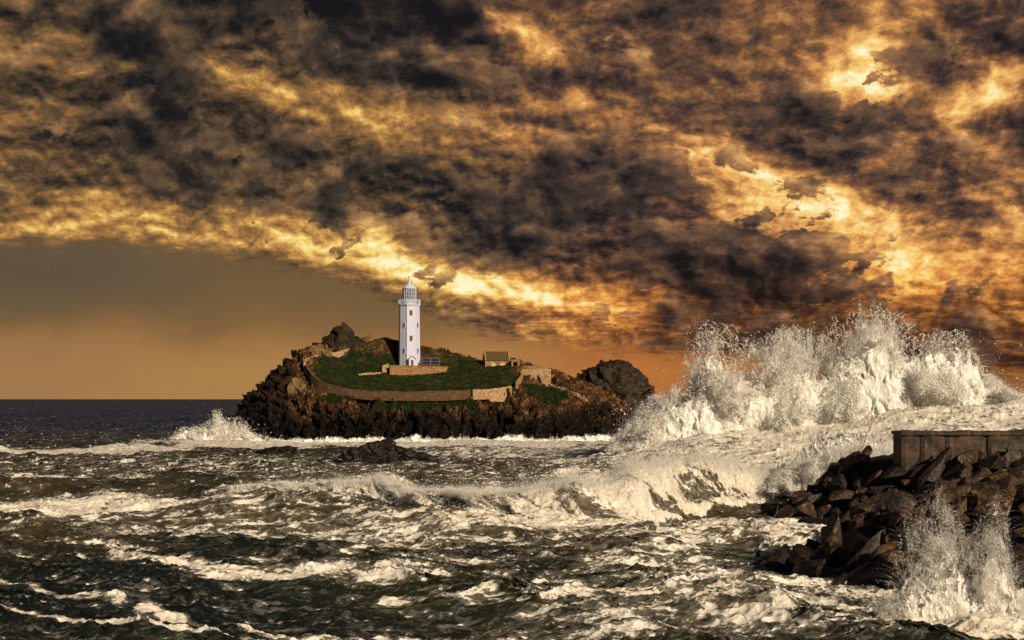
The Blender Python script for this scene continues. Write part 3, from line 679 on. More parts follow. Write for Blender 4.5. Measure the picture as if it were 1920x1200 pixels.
M_STONED = stone_mat('shaded_stone', s2l(44, 31, 19), s2l(84, 60, 36), s2l(128, 96, 62))  # darker copy of the wall stone, with the long wall's shade in its colour
M_STONEP = stone_mat('pale_stone', s2l(92, 70, 46), s2l(164, 130, 92), s2l(212, 182, 142))  # pale stone; on the sunlit wall stretches the sunlight is in this colour
M_WHITE = plain_mat('white_paint', s2l(192, 194, 216), 0.55, 0.06, streak=0.45)
M_WHITE2 = plain_mat('white_metal', s2l(194, 200, 226), 0.4, 0.03)
M_DARK = plain_mat('dark_opening', s2l(28, 24, 22), 0.5, 0.1)
M_REVEAL = plain_mat('ochre_reveal', s2l(170, 112, 50), 0.8, 0.1)
M_DOOR = plain_mat('brown_door', s2l(58, 36, 24), 0.6, 0.1)
M_ROOF = stone_mat('slate_roof', s2l(48, 35, 20), s2l(86, 63, 34), s2l(112, 86, 50), 2.2)
M_SOLAR = plain_mat('solar_cell', s2l(36, 38, 52), 0.35, 0.1)
gm, gg, gb = material('lantern_glass'); gb.inputs['Base Color'].default_value = (0.55, 0.62, 0.6, 1); gb.inputs['Roughness'].default_value = 0.05
gb.inputs['Transmission Weight'].default_value = 0.75; gb.inputs['IOR'].default_value = 1.1
M_GLASS = gm
# ---------- lighthouse ------------------------------------------------------------------
LY = 434.0; LX = (767.5 - 960) / F * LY; LZ = CAM_H + (HZ - 687) / F * LY
U = LY / F                                  # metres per photo pixel at the tower
lh = empty('lighthouse', (LX, LY, LZ), 'tall white octagonal lighthouse tower with a glazed lantern', 'lighthouse')
A0 = math.radians(22.5 + 14)                # turn of the octagon
AP = math.cos(math.pi / 8)
Hs = (686 - 571) * U                        # shaft height
rb, rt = 20.0 * U / AP * 0.97, 18.6 * U / AP * 0.97
t = MB(); t.lathe((0, 0, -1.5), [(rb, 0), (rb, 1.5), (rt, Hs + 1.5)], 8, A0); t.build('tower', M_WHITE, lh)
c = MB(); c.lathe((0, 0, Hs), [(rt, -0.55), (rt * 1.05, -0.3), (rt * 1.10, 0.0), (rt * 1.10, 0.28), (rt * 1.0, 0.281)], 8, A0); gal = c.build('gallery', M_WHITE, lh)
def face(i):                                # outward direction and tangent of octagon face i
    a = A0 + math.pi / 4 * (i + 0.5); return Vector((math.cos(a), math.sin(a), 0)), Vector((-math.sin(a), math.cos(a), 0))
def best_face(dirx, diry):
    return max(range(8), key=lambda i: face(i)[0].dot(Vector((dirx, diry, 0))))
fl, fc_, fr_ = best_face(-0.75, -0.65), best_face(0.1, -1), best_face(0.9, -0.4)
# railing: posts, two rails
rp = rt * 1.06
rl = MB()
for i in range(8):
    a, b2 = A0 + math.pi / 4 * i, A0 + math.pi / 4 * (i + 1)
    p1, p2 = Vector((rp * math.cos(a), rp * math.sin(a), Hs + 0.28)), Vector((rp * math.cos(b2), rp * math.sin(b2), Hs + 0.28))
    for hgt in (0.5, 0.95, 1.4): rl.bar(p1 + Vector((0, 0, hgt)), p2 + Vector((0, 0, hgt)), 0.05)
    for k in range(8):
        q = p1.lerp(p2, k / 8); rl.bar(q, q + Vector((0, 0, 1.4)), 0.10 if k == 0 else 0.035)
rl.build('railing', M_WHITE2, gal)
# lantern: plinth, glazing with bars, dome, finial
rl_ = 12.6 * U
b0 = Hs + 0.28; zg0 = (686 - 562) * U; zg1 = (686 - 541) * U
m_ = MB(); m_.lathe((0, 0, b0), [(rl_ * 1.02, 0), (rl_ * 1.02, zg0 - b0 - 0.1), (rl_ * 1.08, zg0 - b0 - 0.1), (rl_ * 1.08, zg0 - b0)], 16); m_.build('lantern_base', M_WHITE, lh)
gl = MB(); gl.lathe((0, 0, zg0), [(rl_ * 0.96, 0.0), (rl_ * 0.96, zg1 - zg0)], 16); lan = gl.build('lantern_glazing', M_GLASS, lh)
fr = MB()
for i in range(16):
    a = 2 * math.pi * i / 16; q = Vector((rl_ * math.cos(a), rl_ * math.sin(a), zg0)); fr.bar(q, q + Vector((0, 0, zg1 - zg0)), 0.085)
    q2 = Vector((rl_ * math.cos(a + math.pi / 8), rl_ * math.sin(a + math.pi / 8), zg0))
    for k in (0.34, 0.68): fr.bar(q + Vector((0, 0, (zg1 - zg0) * k)), q2 + Vector((0, 0, (zg1 - zg0) * k)), 0.06)
fr.build('glazing_bars', M_WHITE2, lan)
le = MB(); le.lathe((0, 0, zg0 + 0.1), [(0.35, 0), (0.9, 0.5), (1.0, 1.5), (0.9, 2.4), (0.35, 2.9)], 12); le.build('lamp_lens', plain_mat('lens_glass', s2l(150, 160, 140), 0.1), lan)
dm = MB(); zd = (686 - 532.5) * U
dm.lathe((0, 0, zg1), [(rl_ * 1.1, 0.0), (rl_ * 1.1, 0.22), (rl_ * 0.98, 0.5), (rl_ * 0.72, 1.05), (rl_ * 0.40, 1.6), (0.42, 2.0), (0.30, 2.5)], 16); dome = dm.build('dome_roof', M_WHITE, lh)
fi = MB(); z0 = zg1 + 2.5
fi.lathe((0, 0, z0), [(0.28, 0), (0.22, 1.0), (0.36, 1.1), (0.36, 1.5), (0.12, 1.7), (0.08, (686 - 518) * U - z0)], 10); fi.build('finial', M_WHITE2, dome)
# windows on two faces
def tower_r(z): return (rb + (rt - rb) * z / Hs) * AP
for (fi_, py, dxo) in ((fc_, 586.5, 0.02), (fc_, 634, 0.02), (fl, 609.5, 0.2), (fl, 657, 0.2), (fr_, 609, 0), (fr_, 657, 0)):
    nrm, tan = face(fi_); z = (686 - py) * U; p = nrm * (tower_r(z) + 0.01) + tan * dxo; ang = math.atan2(nrm.y, nrm.x)
    w = MB(); w.box((0, 0, 0), (0.10, 0.62, 1.35)); o = w.build('window', M_DARK, lh)
    o.location = (p.x, p.y, z); o.rotation_euler.z = ang
    f = MB()
    for yy in (-0.40, 0.40): f.box((0.03, yy, 0), (0.16, 0.16, 1.6))
    f.box((0.03, 0, 0.76), (0.16, 0.64, 0.16)); f.box((0.05, 0, -0.78), (0.22, 0.64, 0.16))
    f.build('window_frame', M_REVEAL if fi_ == fc_ else M_WHITE, o)
# downpipe along the left edge of the central face
pm = MB(); a = A0 + math.pi / 4 * fc_; 
cs = [A0 + math.pi / 4 * fc_, A0 + math.pi / 4 * (fc_ + 1)]; a = min(cs, key=lambda q: math.cos(q))
pm.bar((rb * math.cos(a) * 1.005, rb * math.sin(a) * 1.005 - .05, 0), (rt * math.cos(a) * 1.005, rt * math.sin(a) * 1.005 - .05, Hs - .5), 0.09); pm.build('conductor', M_WHITE2, lh)
# porch with gabled roof and door
nrm, tan = face(fc_); ang = math.atan2(nrm.y, nrm.x)
pc = MB(); wv, dv, hv = 1.0, 1.5, 2.3
pc.add([(0, -wv, -1), (dv, -wv, -1), (dv, wv, -1), (0, wv, -1), (0, -wv, hv), (dv, -wv, hv), (dv, wv, hv), (0, wv, hv), (0, 0, hv + .8), (dv, 0, hv + .8)],
       [(0, 1, 5, 4), (2, 3, 7, 6), (1, 2, 6, 9, 5), (3, 0, 4, 8, 7), (4, 5, 9, 8), (6, 7, 8, 9)])
po = pc.build('porch', M_WHITE, lh); pp = nrm * (tower_r(1) - 0.1) + tan * 0.1; po.location = (pp.x, pp.y, 0); po.rotation_euler.z = ang
rf = MB()
for sgn in (-1, 1):
    rf.add([(-.1, 0, hv + .92), (dv + .25, 0, hv + .92), (dv + .25, sgn * (wv + .25), hv - .1), (-.1, sgn * (wv + .25), hv - .1), (-.1, 0, hv + .8), (dv + .25, 0, hv + .8), (dv + .25, sgn * (wv + .25), hv - .22), (-.1, sgn * (wv + .25), hv - .22)],
           [(0, 1, 2, 3), (7, 6, 5, 4), (0, 4, 5, 1), (1, 5, 6, 2), (2, 6, 7, 3), (3, 7, 4, 0)])
rf.build('porch_roof', M_REVEAL, po)
dr = MB(); dr.box((dv + 0.02, 0, 0.95), (0.08, 0.72, 1.9)); dr.build('door', M_DOOR, po)

# ---------- walls -------------------------------------------------------------------------
def wall_strip(name, pts, th, mat, label, cat, jag=0.12, seed=1, group=None):
    """a masonry wall along pts (x, y, z_bottom, z_top), with an uneven top"""
    P = []
    for (a, b2) in zip(pts[:-1], pts[1:]):
        n = max(2, int(math.hypot(b2[0] - a[0], b2[1] - a[1]) / 0.6))
        for k in range(n): P.append([a[i] + (b2[i] - a[i]) * k / n for i in range(4)])
    P.append(list(pts[-1])); P = np.array(P); r = np.random.default_rng(seed)
    tx = np.gradient(P[:, 0]); ty = np.gradient(P[:, 1]); L = np.hypot(tx, ty); nx, ny = -ty / L * th / 2, tx / L * th / 2
    top = P[:, 3] + r.uniform(-jag, jag, len(P)); V = []; Fs = []
    for i, p in enumerate(P):
        V += [(p[0] - nx[i], p[1] - ny[i], p[2]), (p[0] + nx[i], p[1] + ny[i], p[2]), (p[0] + nx[i], p[1] + ny[i], top[i]), (p[0] - nx[i], p[1] - ny[i], top[i])]
    for i in range(len(P) - 1):
        for k in range(4): Fs.append((i * 4 + k, i * 4 + (k + 1) % 4, i * 4 + 4 + (k + 1) % 4, i * 4 + 4 + k))
    e = (len(P) - 1) * 4; Fs += [(3, 2, 1, 0), (e, e + 1, e + 2, e + 3)]
    m = mesh_obj(name, V, Fs, mat); bm_fix(m)
    return tag(m, label, cat, group)
import bmesh
def bm_fix(o):
    b = bmesh.new(); b.from_mesh(o.data); bmesh.ops.recalc_face_normals(b, faces=b.faces); b.to_mesh(o.data); b.free()
def wp(px, py_b, py_t, Y, sink=1.2):
    x, y, z0 = at(px, py_b, Y); return (x, y, z0 - sink, CAM_H + (HZ - py_t) / F * Y)
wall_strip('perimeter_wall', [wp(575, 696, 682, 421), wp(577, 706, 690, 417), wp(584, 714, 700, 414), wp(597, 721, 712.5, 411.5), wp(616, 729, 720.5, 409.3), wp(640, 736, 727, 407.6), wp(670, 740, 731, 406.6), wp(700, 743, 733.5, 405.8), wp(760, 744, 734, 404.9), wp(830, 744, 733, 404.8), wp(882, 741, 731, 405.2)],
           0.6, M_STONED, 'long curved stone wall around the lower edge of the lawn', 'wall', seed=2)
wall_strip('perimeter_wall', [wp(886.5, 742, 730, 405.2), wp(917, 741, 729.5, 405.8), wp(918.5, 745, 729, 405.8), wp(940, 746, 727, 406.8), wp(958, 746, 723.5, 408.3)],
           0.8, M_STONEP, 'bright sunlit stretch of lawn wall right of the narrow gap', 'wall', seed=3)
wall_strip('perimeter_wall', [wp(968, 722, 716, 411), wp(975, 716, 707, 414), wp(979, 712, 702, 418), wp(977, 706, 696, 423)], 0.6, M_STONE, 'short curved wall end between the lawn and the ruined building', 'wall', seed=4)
wall_strip('enclosure_wall', [wp(571, 690, 678, 421.5), wp(574, 686, 672, 425), wp(582, 681, 668.5, 428), wp(600, 676, 664.5, 431), wp(634.5, 670, 659.5, 433.5), wp(656, 664, 652, 438)], 0.6, M_STONEP, 'sunlit inner wall climbing from the curved end of the lawn to the crag', 'wall', seed=5)
wall_strip('ridge_wall', [wp(688, 652, 644.5, 446), wp(720, 656, 645, 447), wp(748, 656, 645, 448), wp(800, 655, 647, 448), (at(822, 655, 448)[0], 448, at(822, 657, 448)[2] - 1, at(822, 653, 448)[2])], 0.9, stone_mat('red_stone', s2l(96, 56, 28), s2l(146, 88, 46), s2l(176, 120, 72)), 'low reddish brown wall along the ridge behind the lighthouse', 'wall', 0.1, 6)
# terrace: retaining wall round the lighthouse foot, filled
def terrace():
    t = MB(); Yf = 427.5
    x0, _, zb = at(731, 703, Yf); x1 = at(836, 703, Yf)[0]; zt = CAM_H + (HZ - 686) / F * Yf
    t.add([(x0, Yf, zb - 2), (x1, Yf + 1, zb - 2), (x1 + 1.5, Yf + 11, zb - 2), (x0 + 1, Yf + 11, zb - 2), (x0, Yf, zt), (x1, Yf + 1, zt - .3), (x1 + 1.5, Yf + 11, zt + .3), (x0 + 1, Yf + 11, zt + .3)],
          [(3, 2, 1, 0), (4, 5, 6, 7), (0, 1, 5, 4), (1, 2, 6, 5), (2, 3, 7, 6), (3, 0, 4, 7)])
    o = t.build('retaining_wall', M_STONE); tag(o, 'squat tan retaining wall of the terrace the lighthouse stands on', 'wall')
    k = MB(); k.add([(x0 - .12, Yf - .14, zt + .004), (x1 + .1, Yf + .86, zt - .296), (x1 + .1, Yf + 1.5, zt - .28), (x0 - .12, Yf + .5, zt + .02), (x0 - .12, Yf - .14, zt + .22), (x1 + .1, Yf + .86, zt - .07), (x1 + .1, Yf + 1.5, zt - .05), (x0 - .12, Yf + .5, zt + .24)],
          [(3, 2, 1, 0), (4, 5, 6, 7), (0, 1, 5, 4), (1, 2, 6, 5), (2, 3, 7, 6), (3, 0, 4, 7)]); k.build('coping', M_STONE, o)
terrace()
wall_strip('terrace_step', [wp(716, 692, 686.5, 429), wp(724, 691, 684, 429.5), wp(727, 690, 682, 430)], 0.9, M_STONEP, 'little stepped stone stub left of the lighthouse terrace', 'wall', 0.15, 8)
# path edging across the lawn
wall_strip('stone_edging', [(at(672, 693, 425)[0], 425, ground_z(at(672, 693, 425)[0], 425) - .2, ground_z(at(672, 693, 425)[0], 425) + .45), (at(714, 691, 428)[0], 428, ground_z(at(714, 691, 428)[0], 428) - .2, ground_z(at(714, 691, 428)[0], 428) + .45)], 0.5, M_STONEP, 'pale line of edging stones across the lawn left of the terrace', 'edging', 0.15, 9)
# solar panels right of the tower
M_FRAME = plain_mat('dull_frame', s2l(120, 116, 118), .5)
so = empty('solar_panel', at(808, 687, 432), 'pair of tilted blue solar panels beside the lighthouse foot', 'solar panel')
for sx in (-1.35, 1.35):
    pn = MB(); pn.add([(sx - 1.28, -1.0, .5), (sx + 1.28, -1.0, .5), (sx + 1.05, .5, 2.5), (sx - 1.45, .5, 2.5), (sx - 1.28, -.9, .42), (sx + 1.28, -.9, .42), (sx + 1.05, .6, 2.42), (sx - 1.45, .6, 2.42)], [(0, 1, 2, 3), (7, 6, 5, 4), (0, 4, 5, 1), (1, 5, 6, 2), (2, 6, 7, 3), (3, 7, 4, 0)])
    p_ = pn.build('panel', M_SOLAR, so)
    fr = MB()
    for a, b2 in (((sx - 1.3, -1.02, .5), (sx + 1.3, -1.02, .5)), ((sx - 1.47, .5, 2.52), (sx + 1.07, .5, 2.52)), ((sx - 1.3, -1.02, .5), (sx - 1.47, .5, 2.52)), ((sx + 1.3, -1.02, .5), (sx + 1.07, .5, 2.52)), ((sx - 1.38, -.3, 1.5), (sx + 1.18, -.3, 1.5))): fr.bar(a, b2, 0.07)
    fr.build('panel_frame', M_FRAME, p_)
M_RUST = plain_mat('rusty_frame', s2l(120, 84, 52), .7)
for sx in (-2.5, -.1, 2.2):
    sp = MB(); sp.bar((sx, -.9, -1.2), (sx, -.9, .5), .08); sp.bar((sx, -.9, .4), (sx, .5, 2.4), .07); sp.bar((sx, .5, -1.2), (sx, .5, 2.4), .08); sp.bar((sx, -.9, -.2), (sx, .5, -.2), .06); sp.build('support_leg', M_RUST, so)
sp = MB(); sp.box((-3.2, .2, .5), (.6, .9, 1.8)); sp.build('battery_box', M_RUST, so)
pole = MB(); pole.lathe((0, 0, -1), [(.09, 0), (.07, 4.6), (.16, 4.61), (.16, 5.0)], 8); o = pole.build('mast', M_DARK); o.location = at(810.5, 682, 436); tag(o, 'thin dark mast behind the solar panels', 'mast')
# ---------- shed and ruin ---------------------------------------------------------------------
SY = 431.0
def shed():
    x, y, z = at(933, 694, SY); k = SY / F
    r = empty('stone_shed', (x, y, z), 'small gabled stone shed with mossy slate roof above the lawn', 'shed', None, math.radians(9))
    w, d, hw, hr = 47 * k, 5.2, 19 * k, 34 * k
    b = MB(); b.add([(-w/2, 0, -1.5), (w/2, 0, -1.5), (w/2, d, -1.5), (-w/2, d, -1.5), (-w/2, 0, hw), (w/2, 0, hw), (w/2, d, hw), (-w/2, d, hw), (-w/2, d/2, hr), (w/2, d/2, hr)],
        [(0, 1, 5, 4), (1, 2, 6, 9, 5), (2, 3, 7, 6), (3, 0, 4, 8, 7), (4, 5, 9, 8), (6, 7, 8, 9)]); b.build('walls', M_STONE, r)
    rf = MB()
    for s_, y0 in ((1, -.3), (-1, d + .3)):
        ye = y0; V = [(-w/2 + .25, ye, hw - .15), (w/2 - .45, ye, hw - .15), (w/2 - .45, d/2, hr + .12), (-w/2 + .25, d/2, hr + .12)]
        V += [(a, b2, c2 + .16) for a, b2, c2 in V]; rf.add(V, [(3, 2, 1, 0), (4, 5, 6, 7), (0, 1, 5, 4), (1, 2, 6, 5), (2, 3, 7, 6), (3, 0, 4, 7)])
    ro = rf.build('roof', M_ROOF, r); bm_fix(ro)
    for sx in (-w/2 + .1, w/2 - .2):
        c = MB(); V = []
        for xx in (sx - .22, sx + .22): V += [(xx, -.4, hw - .2), (xx, d/2, hr + .2), (xx, d + .4, hw - .2), (xx, d + .4, hw + .25), (xx, d/2, hr + .62), (xx, -.4, hw + .25)]
        c.add(V, [(0, 1, 4, 5), (1, 2, 3, 4), (11, 10, 7, 6), (10, 9, 8, 7)] + [(i, i + 6, (i + 1) % 6 + 6, (i + 1) % 6) for i in range(6)]); o = c.build('gable_coping', M_STONE, r); bm_fix(o)
    p = MB(); p.bar((0.1, -.08, -.8), (.1, -.08, hw - .1), .1); p.build('drainpipe', M_DARK, r)
    for xx in (-1.3, 1.5):
        dq = MB(); dq.box((xx, -.05, 1.2), (1.3, .14, 1.9)); dq.build('limewash_patch', plain_mat('flaking_limewash', s2l(196, 170, 130), .9, .3), r)
shed()
def annex():
    x, y, z = at(964, 694, 430); r = empty('stone_porch', (x, y, z), 'dark narrow stone doorway standing between shed and ruin', 'doorway')
    a = MB(); a.box((-.55, 0, .6), (.5, 1.6, 3.8)); a.box((1.35, 0, .6), (.6, 1.6, 3.8)); a.box((.4, 0, 2.9), (2.6, 1.6, .8)); a.build('jambs', M_STONE, r)
    b = MB(); b.box((.4, .5, .4), (1.3, .1, 4.2)); b.build('door', M_DARK, r)
annex()
def ruin():
    Y = 424.0; x, y, z = at(1005, 712, Y); k = Y / F
    r = empty('ruined_building', (x, y, z), 'long roofless ruin with pale sunlit wall and a pointed opening', 'ruin')
    L = 58 * k; h0 = 20 * k
    w = MB(); xl = -28 * k; xr = 28 * k
    V = []; top = [(xl, 3.2), (xl * .6, 3.1), (-1.2, 3.2), (.6, 3.3), (1.4, 3.4), (xr * .6, 3.3), (xr, 3.4)]; bot = [(xl, .3), (xl * .6, -.6), (-1.2, -.9), (.6, -1.0), (1.4, -1.2), (xr * .6, -1.5), (xr, -1.8)]
    # front face as panels around the triangular opening
    for a in (-1.0, 0.0):
        pass
    pts_t = [(xl, 0, 3.2), (-.3, 0, 3.25), (2.0, 0, 3.35), (xr, 0, 3.4)]
    def prism(poly, y0, y1):
        n = len(poly); V = [(p[0], y0, p[1]) for p in poly] + [(p[0], y1, p[1]) for p in poly]
        w.add(V, [tuple(range(n - 1, -1, -1)), tuple(range(n, 2 * n))] + [(i, (i + 1) % n, n + (i + 1) % n, n + i) for i in range(n)])
    prism([(xl, -2), (-.1, -2), (-.1, -.5), (.75, 1.7), (.75, 3.3), (xl, 3.1)], 0, .7)
    prism([(.76, 1.7), (1.7, -.5), (1.7, -2), (xr, -2.4), (xr, 3.4), (.76, 3.3)], 0.003, .7)
    w.box((xr - .36, 3.2, .6), (.7, 5.0, 5.4)); w.box((xl + .36, 3.2, .8), (.7, 5.0, 4.4))
    o = w.build('walls', M_STONEP, r); bm_fix(o)
    q = MB(); q.box((.8, .55, -.2), (1.9, .1, 3.4)); q.build('opening', M_DARK, r)
    b = MB(); b.box((0, 5.9, 1.3), (L - 1.6, .7, 6.2)); bk = b.build('back_wall', M_STONE, r)
    e = MB(); e.box((-4.3, -.12, 1.6), (.3, .3, 3.0)); e.build('buttress', M_STONE, r)
ruin()
# stone steps down the right flank
wall_strip('stone_steps', [(at(px, py, Y)[0], Y, ground_z(at(px, py, Y)[0], Y) - .3, ground_z(at(px, py, Y)[0], Y) + .55) for px, py, Y in ((1030, 716, 421), (1050, 724, 418), (1070, 735, 416), (1092, 750, 413.5), (1104, 758, 412))], .9, M_STONEP, 'pale stepped path edge descending the right flank from the ruin', 'steps', .25, 12)
# ---------- breakwater: concrete sea wall over a heap of boulders ---------------------------
M_CONC, g_, b_ = material('weathered_concrete')
p_ = S(g_.t, g_.new('ShaderNodeNewGeometry').outputs['Position'])
n_ = g_.noise(p_, 0.8, 7, 0.66); d_ = g_.noise(g_.vm('MULTIPLY', p_, (2.2, 2.2, 0.25)), 1.2, 5, 0.6); s__ = g_.noise(p_, 6.0, 5, 0.65)
c_ = g_.ramp(n_ * 0.55 + s__ * 0.45, [(0.32, s2l(18, 14, 11)), (0.46, s2l(42, 33, 24)), (0.57, s2l(82, 62, 42)), (0.68, s2l(138, 106, 70))])
c_ = g_.mix(g_.noise(p_, 0.33, 4).step(0.48, 0.62) * 0.6, c_, s2l(88, 52, 28))
c_ = g_.mix(d_.step(0.48, 0.66) * 0.75, c_, s2l(24, 19, 16))
g_.put(c_, b_.inputs['Base Color']); b_.inputs['Roughness'].default_value = 0.75; g_.put(g_.bump(n_ * 0.4 + s__ * 0.5, 1.0, 0.12), b_.inputs['Normal'])
WY = 131.0; WX0 = (1691 - 960) / F * WY; WZ1 = CAM_H + (HZ - 809) / F * WY; WZ0 = 5.2
def sea_wall():
    r = empty('sea_wall', (WX0, WY, WZ0), 'weathered concrete sea wall of big blocks on top of the boulders', 'sea wall')
    widths = [1.8, 2.45, 3.9, 4.3, 5.0, 6.0, 6.0, 6.0]; x = 0.0; rr = np.random.default_rng(4)
    for i, w in enumerate(widths):
        g = 0.09; n = 26; xs = np.linspace(x, x + w - g, max(6, int(w / 0.28))); zs = np.linspace(-0.6, WZ1 - WZ0 - 0.36, 11)
        X, Z = np.meshgrid(xs, zs)
        e = np.minimum(np.minimum(X - xs[0], xs[-1] - X), 0.25) / 0.25
        yo = rr.uniform(-0.06, 0.06) + 0.16 * (1 - np.sqrt(np.clip(e, 0, 1))) - 0.30 * fbm2(X / 1.1 + i * 7, Z / 1.1, 5, 0.6) + 0.03 * (zs.max() - Z)*-1
        V = np.stack([X, yo, Z], -1).reshape(-1, 3); nf = len(V); Vb = np.stack([X, np.full_like(X, 3.0), Z], -1).reshape(-1, 3)
        Fa = grid_faces(*X.shape); ny_, nx_ = X.shape
        fs = [tuple(q) for q in Fa] + [tuple(q[::-1] + nf) for q in Fa]
        I = np.arange(nf).reshape(ny_, nx_)
        loop = list(I[0, :]) + list(I[1:, -1]) + list(I[-1, -2::-1]) + list(I[-2:0:-1, 0])
        fs += [(int(loop[(k + 1) % len(loop)]), int(loop[k]), int(loop[k]) + nf, int(loop[(k + 1) % len(loop)]) + nf) for k in range(len(loop))]
        o = mesh_obj('wall_block', np.concatenate([V, Vb]), fs, M_CONC, r); bm_fix(o); x += w
    xs = np.arange(-0.12, x, 0.3); V = []; fs = []
    for k, xx in enumerate(xs):
        j = 0.30 * float(fbm2(np.array([xx / 1.3]), np.array([3.3]), 4, 0.6)[0])
        h = WZ1 - WZ0
        V += [(xx, -0.16 + j, h - 0.34), (xx, 3.2, h - 0.34), (xx, 3.2, h + 0.02 + j), (xx, -0.10 + j, h + j), (xx, -0.18 + j, h - 0.08)]
    for k in range(len(xs) - 1):
        for q in range(5): fs.append((k * 5 + q, k * 5 + (q + 1) % 5, k * 5 + 5 + (q + 1) % 5, k * 5 + 5 + q))
    fs += [(4, 3, 2, 1, 0), tuple((len(xs) - 1) * 5 + q for q in range(5))]
    o = mesh_obj('coping', V, fs, M_CONC, r); bm_fix(o)
sea_wall()
TOE = [(24.5,140),(25.4,136),(29.0,130),(31.5,125.5),(30.0,119),(25.0,112),(20.5,108),(20.2,103),(22.5,98),(19.6,92),(20.5,87),(27,83.5),(36,80),(50,76),(75,74),(75,170),(40,170),(30,152)]
def mound_z(x, y):
    d = sdist(x, y, TOE); return np.minimum(-1.2 + d * 0.78, np.minimum(4.6, 0.6 + d * 0.42) + 1.7 * sst(114, 127, y)), d
def build_mound():
    xs = np.arange(14, 76, 0.5); ys = np.arange(72, 172, 0.5); x, y = np.meshgrid(xs, ys); z, d = mound_z(x, y)
    z = z - 0.5 + fbm2(x / 2.0, y / 2.0, 3) * 0.7
    m = dark_rock_mat('rubble', [(0.35, s2l(10, 8, 7)), (0.6, s2l(30, 23, 18)), (0.7, s2l(56, 42, 30))], 1.5, 0.7, 0.1)
    tag(mesh_obj('terrain', np.stack([x, y, z], -1).reshape(-1, 3), grid_faces(len(ys), len(xs)), m), 'dark rubble core between the boulders of the breakwater', None, None, 'structure')
build_mound()
MB_ = [dark_rock_mat('boulder_brown', [(0.32, s2l(16, 12, 9)), (0.46, s2l(42, 30, 21)), (0.57, s2l(88, 66, 44)), (0.68, s2l(150, 116, 78))], 0.9, 0.62, 0.75),
       dark_rock_mat('boulder_red', [(0.32, s2l(18, 11, 8)), (0.46, s2l(42, 27, 19)), (0.57, s2l(88, 56, 37)), (0.68, s2l(144, 104, 66))], 0.9, 0.62, 0.65),
       dark_rock_mat('boulder_black', [(0.32, s2l(10, 8, 7)), (0.48, s2l(28, 21, 17)), (0.58, s2l(56, 42, 31)), (0.68, s2l(92, 70, 48))], 1.2, 0.5, 0.5),
       dark_rock_mat('boulder_grey', [(0.32, s2l(20, 17, 15)), (0.48, s2l(50, 44, 39)), (0.58, s2l(84, 74, 64)), (0.68, s2l(124, 108, 90))], 0.9, 0.6, 0.35)]
TONE = ['brown', 'rusty red', 'near-black', 'grey']
SHAPES = []
for i in range(16):
    kind = i % 4
    dims = [(1.2, 0.8, 0.6), (1.5, 0.85, 0.40), (1.0, 0.9, 0.72), (1.6, 0.66, 0.5)][kind]
    V, Fc = rock_shape(100 + i, dims, 12 + i % 5, 80, 0.05, 2.2, 0.66)
    SHAPES.append((V, Fc, ['angular', 'flat', 'blocky', 'wedge-shaped'][kind]))
def put_boulder(x, y, z, s, k, tone, rot, label, group):
    V, Fc, _ = SHAPES[k]
    me = BM.get((k, tone))
    if me is None:
        o = mesh_obj('boulder', V, Fc, MB_[tone]); BM[(k, tone)] = o.data
    else:
        o = bpy.data.objects.new('boulder', me); C.objects.link(o)
    o.location = (x, y, z); o.scale = (s, s, s); o.rotation_euler = rot
    return tag(o, label, 'boulder', group)
BM = {}
